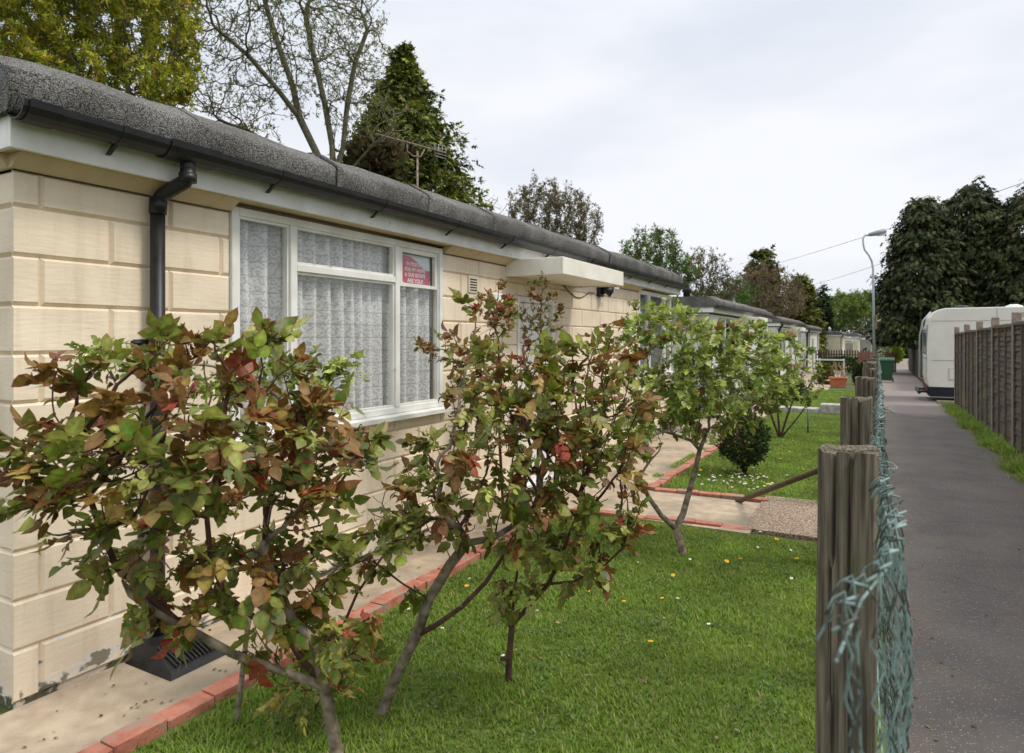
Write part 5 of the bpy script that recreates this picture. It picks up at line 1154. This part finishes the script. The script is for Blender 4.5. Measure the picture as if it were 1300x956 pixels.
# ---------------------------------------------------------------- background trees
TUFT = ([(-.12, 0, 0), (.12, 0, 0), (.45, .55, .1), (.1, .5, -.05), (.05, 1, .15), (-.1, .55, .1), (-.5, .6, -.1)], [(0, 1, 2), (0, 1, 4), (0, 1, 6), (3, 5, 4)])
def tree(name, u, t, ells, natt, step, label, pal, pw, leaf, per, base_u=None, r0=.008, e=2.2, trunk_top=None, leafr=None, cat='tree', group='trees behind the bungalows', dk=1.7, trunks=1, trop=.1, spread=.06, bark=TBARK, limbs=None):
    bu = base_u or u; c0 = pt(bu, HY, t); zb = gz(c0[1]); base = (c0[0], c0[1], zb-.05)
    root = empty(name, (c0[0], c0[1], zb), label, cat, group)
    tt = pt(*(trunk_top or (bu, 300)), t); st = []
    k = 6; st.append([tuple(np.array(base)+(tt-np.array(base))*f+np.append(rng.normal(0, .05, 2), 0)) for f in np.linspace(0, 1, k)])
    for q in range(trunks-1):
        st.append([[2]]+[tuple(np.array(base)+(tt-np.array(base))*f+np.array([math.cos(q*2.3)*CY, math.cos(q*2.3)*SY, 0])*spread*t*(f-.3)) for f in np.linspace(.45, 1, 3)])
    for lb in (limbs or []): st.append([[lb[0]]]+[tuple(pt(*q)) for q in lb[1:]])
    att = cloud(ells, int(natt*3.4)); step *= .64
    N_, par = colonize(st, att, step, step*10, step*dk, 320, trop=(0, 0, trop), jit=.2); r = radii(N_, par, r0, e)
    w_, S = wood('trunk', N_, par, r, bark, root, 8)
    lr = leafr or r0*2.2; tip = np.where((r < lr) & (N_[:, 2] > zb+1.2))[0]; idx = np.repeat(tip, rng.poisson(per, len(tip))); n = len(idx)
    P = S[idx]+rng.normal(0, step*.55, (n, 3)); D = rng.normal(0, .8, (n, 3))+np.array([0, 0, .25]); Nn = rng.normal(0, 1, (n, 3))+np.array([0, 0, .7])
    cc = palette(n, pal, pw, .22); zz = [1+.22*mnoise.noise(Vector(tuple(p*.7))) for p in P]; cc = cc*np.array(zz)[:, None]
    scatter('crown', TUFT[0], TUFT[1], P, frames(D, Nn), leaf*rng.uniform(.6, 1.3, n), cc, TREE_LEAF, root)
    return root
OAK = [(.33, .36, .03), (.46, .43, .045), (.19, .26, .03), (.42, .28, .05)]
tree('oak_tree', 110, 16, [(-40, 60, 16, 120, 160, 2.5, 1.3), (90, 0, 16, 110, 120, 2.5, 1.6), (185, 40, 16.3, 70, 75, 1.8, 1.2), (205, 105, 16, 42, 34, 1.2, .35), (60, 90, 15.5, 120, 50, 1.5, .9), (110, -90, 16, 170, 80, 3, 1)], 1500, .24,
     'large tree in fresh yellow green leaf at the top left above the roof', OAK, [.36, .36, .18, .1], .19, 10, base_u=150, trunk_top=(160, 150), r0=.008, e=2.5, leafr=.022, trunks=3)
ASH = [(.15, .18, .045), (.24, .26, .07), (.13, .11, .05)]
tree('ash_tree', 420, 20, [(300, 60, 20, 85, 120, 2.6, 1.3), (400, 20, 20, 95, 130, 3, 1.6), (445, 60, 20, 55, 60, 2, .6), (350, -90, 20, 160, 90, 3, 1.2), (440, 80, 20.5, 55, 90, 2, .8), (290, 150, 19.5, 60, 50, 2, .5), (470, 150, 20, 60, 45, 1.6, .35)], 3000, .22,
     'tall sparsely leafed tree with many bare rising limbs behind the roof', ASH, [.5, .3, .2], .13, 1.3, base_u=425, trunk_top=(424, 250), r0=.008, e=2.55, leafr=.02, trunks=1, trop=.25,
     limbs=[[5, (405, 205, 20), (385, 160, 20), (350, 110, 19.8), (315, 70, 19.6), (280, 40, 19.5)], [7, (372, 110, 20.2), (355, 60, 20.4), (335, 0, 20.5)], [5, (425, 190, 20), (412, 130, 20.1), (400, 80, 20.3), (385, 10, 20.5)], [5, (436, 190, 20), (440, 130, 20), (450, 80, 19.8), (470, 30, 19.6)], [5, (395, 222, 20.2), (360, 190, 20.4), (315, 165, 20.6), (270, 150, 20.6)], [5, (450, 210, 19.8), (475, 180, 19.6), (500, 165, 19.4)]])
tree('ash_tree', 640, 30, [(620, 262, 28, 28, 22, 1, 1)], 60, .3, 'wispy pale twigs of a small tree right of the conifer', ASH, [.4, .4, .2], .08, .8, trunk_top=(615, 300), r0=.01)
BRN = [(.12, .085, .035), (.17, .13, .05), (.08, .09, .03)]
tree('bare_tree', 700, 30, [(700, 285, 30, 68, 55, 2, 2), (690, 250, 30, 45, 26, 1.5, .6), (745, 290, 30, 26, 30, 1.2, .4)], 700, .28, 'round twiggy tree with brown buds above the middle of the roof', BRN, [.45, .35, .2], .17, 6.5, trunk_top=(700, 345), r0=.009, e=2.5, leafr=.03, trunks=4, trop=.35)
tree('leafy_tree', 830, 33, [(828, 318, 33, 40, 32, 1.5, 1.3), (845, 345, 33, 45, 25, 1.6, 1)], 430, .3, 'airy tree with bright green leaf tufts above the end of the roof', [(.09, .17, .03), (.15, .23, .04), (.12, .09, .04)], [.45, .35, .2], .24, 6, trunk_top=(832, 360), r0=.010, e=2.5, leafr=.03, trunks=3, trop=.3)
tree('bare_tree', 895, 37, [(893, 345, 37, 32, 32, 1.6, 1.3), (915, 365, 37, 26, 26, 1.5, .8)], 420, .32, 'thin upright twiggy tree right of the airy green tree', BRN, [.3, .3, .4], .2, 5, trunk_top=(895, 385), r0=.010, e=2.5, leafr=.03, trunks=4, trop=.45)
tree('leafy_tree', 935, 44, [(935, 372, 44, 26, 22, 1.5, 1)], 260, .34, 'small fresh green tree above the second roof', [(.07, .15, .025), (.10, .19, .03)], [.5, .5], .24, 4.5, trunk_top=(935, 395), r0=.012)
tree('bare_tree', 960, 56, [(965, 362, 56, 32, 34, 3, 1.3), (985, 385, 54, 38, 26, 3, 1.2), (1000, 372, 56, 25, 30, 2, .6), (930, 385, 56, 26, 24, 2, .7)], 1000, .45, 'reddish brown budding tree behind the row of roofs', [(.17, .115, .065), (.13, .12, .04), (.2, .14, .08)], [.45, .3, .25], .26, 4.5, trunk_top=(970, 400), r0=.016, trunks=3)
tree('leafy_tree', 1065, 84, [(1065, 394, 84, 38, 24, 4, 1.8), (1092, 388, 88, 24, 20, 3, 1), (1045, 402, 82, 22, 18, 3, .7)], 1000, .6, 'rounded light green tree mass behind the far bungalows', [(.12, .18, .025), (.17, .23, .035), (.09, .14, .02)], [.45, .3, .25], .5, 8, trunk_top=(1065, 410), r0=.02, trunks=3)
tree('leafy_tree', 905, 48, [(900, 385, 48, 34, 24, 2, 1)], 420, .4, 'mixed olive hedge tree showing low over the second roof', [(.11, .14, .03), (.16, .17, .04), (.09, .10, .03)], [.5, .3, .2], .28, 6, trunk_top=(900, 400), r0=.012)
tree('leafy_tree', 1095, 100, [(1100, 405, 100, 22, 20, 4, 1), (1075, 415, 98, 25, 12, 3, .6)], 320, .6, 'darker green tree right of the rounded light green mass', [(.06, .11, .02), (.09, .14, .03)], [.5, .5], .45, 6, trunk_top=(1100, 418), r0=.02)

def conifer(name, u, t, vtop, wpx, label, pal, pw, n, ls, droop=.3, spires=1, base_w=1.0, pw_=.8, seed=0, width_m=None, group='trees behind the bungalows', ragged=.25, spread=0):
    """evergreens: many flat ragged sprays on boughs around one or several leaders"""
    c0 = pt(u, HY, t); zb = gz(c0[1]); H = CAMH-(vtop-HY)/F_PX*t-zb; Rm = wpx*t/F_PX
    root = empty(name, (c0[0], c0[1], zb), label, 'tree', group)
    MB().tube([(c0[0], c0[1], zb-.1), (c0[0], c0[1], zb+H*.5), (c0[0], c0[1], zb+H*.97)], [Rm*.08, Rm*.05, .02], 8).build('trunk', TBARK, root)
    # boughs: each a centre line going outward, sprays hang along it
    nb = n//26; P = []; D = []; Nn = []
    for b in range(nb):
        f = rng.random()**.75                       # 0 top .. 1 bottom (area weighted)
        z = zb+H*(1-f*.97); rad = Rm*(f**pw_)*base_w*(1+ragged*mnoise.noise(Vector((b*.7, seed, f*4)))*1.6)
        rad = min(rad, Rm*1.15); an = rng.uniform(0, 2*math.pi); dv = np.array([math.cos(an), math.sin(an), 0])
        lump = 1+.28*mnoise.noise(Vector((dv[0]*2+seed, dv[1]*2, z*.5)))+.18*mnoise.noise(Vector((dv[0]*5, dv[1]*5+seed, z*1.3)))
        rad *= lump; k = 26; s = rng.uniform(.45, 1, k)**.6
        up = .10-.25*droop*2*s**2
        pos = np.array([c0[0], c0[1], z])+dv*(rad*s)[:, None]+np.array([0, 0, 1])*(rad*up)[:, None]*.8+rng.normal(0, ls*.55, (k, 3))*np.array([1, 1, .6])
        P.append(pos); D.append(dv*(.7)+rng.normal(0, .45, (k, 3))+np.array([0, 0, -droop*1.6+.15])); Nn.append(np.array([0, 0, .9])+dv*.6+rng.normal(0, .4, (k, 3)))
    # extra leaders breaking the outline
    for q in range(spires):
        if spires == 1: break
        an = rng.uniform(0, 6.28); rr = Rm*rng.uniform(.1, .95); hx = c0[0]+math.cos(an)*rr; hy = c0[1]+math.sin(an)*rr
        f = (rr/Rm)**(1/pw_); zt = zb+H*(1-f*.95)+rng.uniform(.1, .75); k = 50; s = rng.random(k)
        wd = .10+.30*(1-s); a2 = rng.uniform(0, 6.28, k); P.append(np.stack([hx+np.cos(a2)*wd*rng.random(k), hy+np.sin(a2)*wd*rng.random(k), zt-1.3*(1-s)+.0], 1))
        D.append(np.stack([np.cos(a2), np.sin(a2), .9-droop*2.2+0*a2], 1)); Nn.append(np.array([0, 0, 1])+rng.normal(0, .5, (k, 3)))
    P, D, Nn = np.vstack(P), np.vstack(D), np.vstack(Nn); m_ = (P[:, 2] > zb+.1) & ~((P[:, 0] > -.5) & (P[:, 0] < 2.7) & (P[:, 2] < zb+1.75)); P, D, Nn = P[m_], D[m_], Nn[m_]
    T = ([(0, 0, 0), (.30, .35, .0), (.10, .38, .03), (.34, .72, -.04), (.08, .7, .03), (0, 1.1, -.12), (-.08, .7, .03), (-.32, .75, -.04), (-.1, .38, .03), (-.3, .32, 0)],
         [(0, 1, 2), (2, 3, 4), (4, 5, 6), (6, 7, 8), (8, 9, 0), (0, 2, 8), (2, 4, 8), (4, 6, 8)])
    k = len(P); cc = palette(k, pal, pw, .25); zz = np.array([1+.3*mnoise.noise(Vector(tuple(p*.8))) for p in P]); cc = cc*zz[:, None]
    scatter('crown', T[0], T[1], P, frames(D, Nn), ls*rng.uniform(.6, 1.35, k), cc, CONI, root); return root
conifer('conifer_tree', 512, 24, 62, 178, 'pointed green conifer rising behind the roof beside the aerial', [(.08, .11, .022), (.15, .175, .03), (.25, .27, .05), (.18, .13, .055)], [.42, .34, .17, .07], 44000, .25, droop=.2, pw_=.95, seed=3, ragged=.35)
shrub('bush', (pt(470, 250, 21)[0], pt(470, 250, 21)[1], 0), tuple(pt(478, 205, 21)), (.95, .9, .9), 1500, .22, [(.14, .085, .045), (.11, .10, .04), (.08, .09, .03)], [.4, .35, .25], 'russet foliage clump left of the conifer foot', group=None, stem=True, hollow=.2)
DKC = [(.024, .036, .012), (.045, .060, .02), (.085, .095, .034), (.10, .08, .042)]
for (u, t, vt, wp, lab, sd_, nn) in ((1172, 37, 252, 62, 'left dark drooping cypress of the group behind the caravan', 1, 27000), (1232, 38, 236, 72, 'middle dark drooping cypress directly above the caravan roof', 5, 29000), (1305, 36, 240, 80, 'right dark drooping cypress cut by the picture edge', 9, 29000)):
    conifer('cypress_tree', u, t, vt, wp, lab, DKC, [.42, .33, .18, .07], nn, .30, droop=.62, spires=9, pw_=.42, seed=sd_, group='dark cypress trees behind the caravan', ragged=.2)
conifer('conifer_tree', 1016, 60, 352, 26, 'yellow green conifer at the right end of the brown tree group', [(.12, .13, .022), (.17, .17, .03), (.08, .09, .02)], [.4, .3, .3], 6500, .5, droop=.15, pw_=.6, seed=13)
conifer('conifer_tree', 968, 60, 318, 36, 'tall olive green conifer behind the reddish tree', [(.09, .105, .02), (.14, .14, .03), (.06, .07, .018)], [.4, .3, .3], 7500, .5, droop=.15, pw_=.6, seed=17)
conifer('conifer_tree', 1044, 75, 364, 10, 'small dark conifer standing between the yellow conifer and the light green trees', [(.02, .035, .015)], [1], 2200, .5, droop=.1, pw_=.5, seed=19)
# low scrub closing the view behind the row
def far_scrub():
    n = 42000; Y = rng.uniform(14, 150, n); X = -13-(Y-14)*.03-rng.uniform(0, 5, n); H = 2.6+1.6*np.array([mnoise.noise(Vector((y*.25, x*.25, 2))) for x, y in zip(X, Y)])+Y*.012
    k = Y > 108; X[k] = rng.uniform(-22, 34, k.sum()); Y[k] = rng.uniform(108, 118, k.sum())
    P = np.stack([X, Y, rng.random(n)**.8*H+np.array([gz(y) for y in Y])], 1)
    cc = palette(n, [(.05, .07, .02), (.09, .11, .03), (.12, .09, .04), (.035, .05, .015)], [.35, .25, .2, .2], .2)
    tag(scatter('scrub', TUFT[0], TUFT[1], P, frames(rng.normal(0, 1, (n, 3))+np.array([0, 0, .4]), rng.normal(0, 1, (n, 3))), rng.uniform(.3, .6, n), cc, TREE_LEAF), 'continuous scrub and undergrowth behind the gardens', 'scrub', None, 'stuff')
far_scrub()
print('objects', len(bpy.data.objects), 'polys', sum(len(m.polygons) for m in bpy.data.meshes))
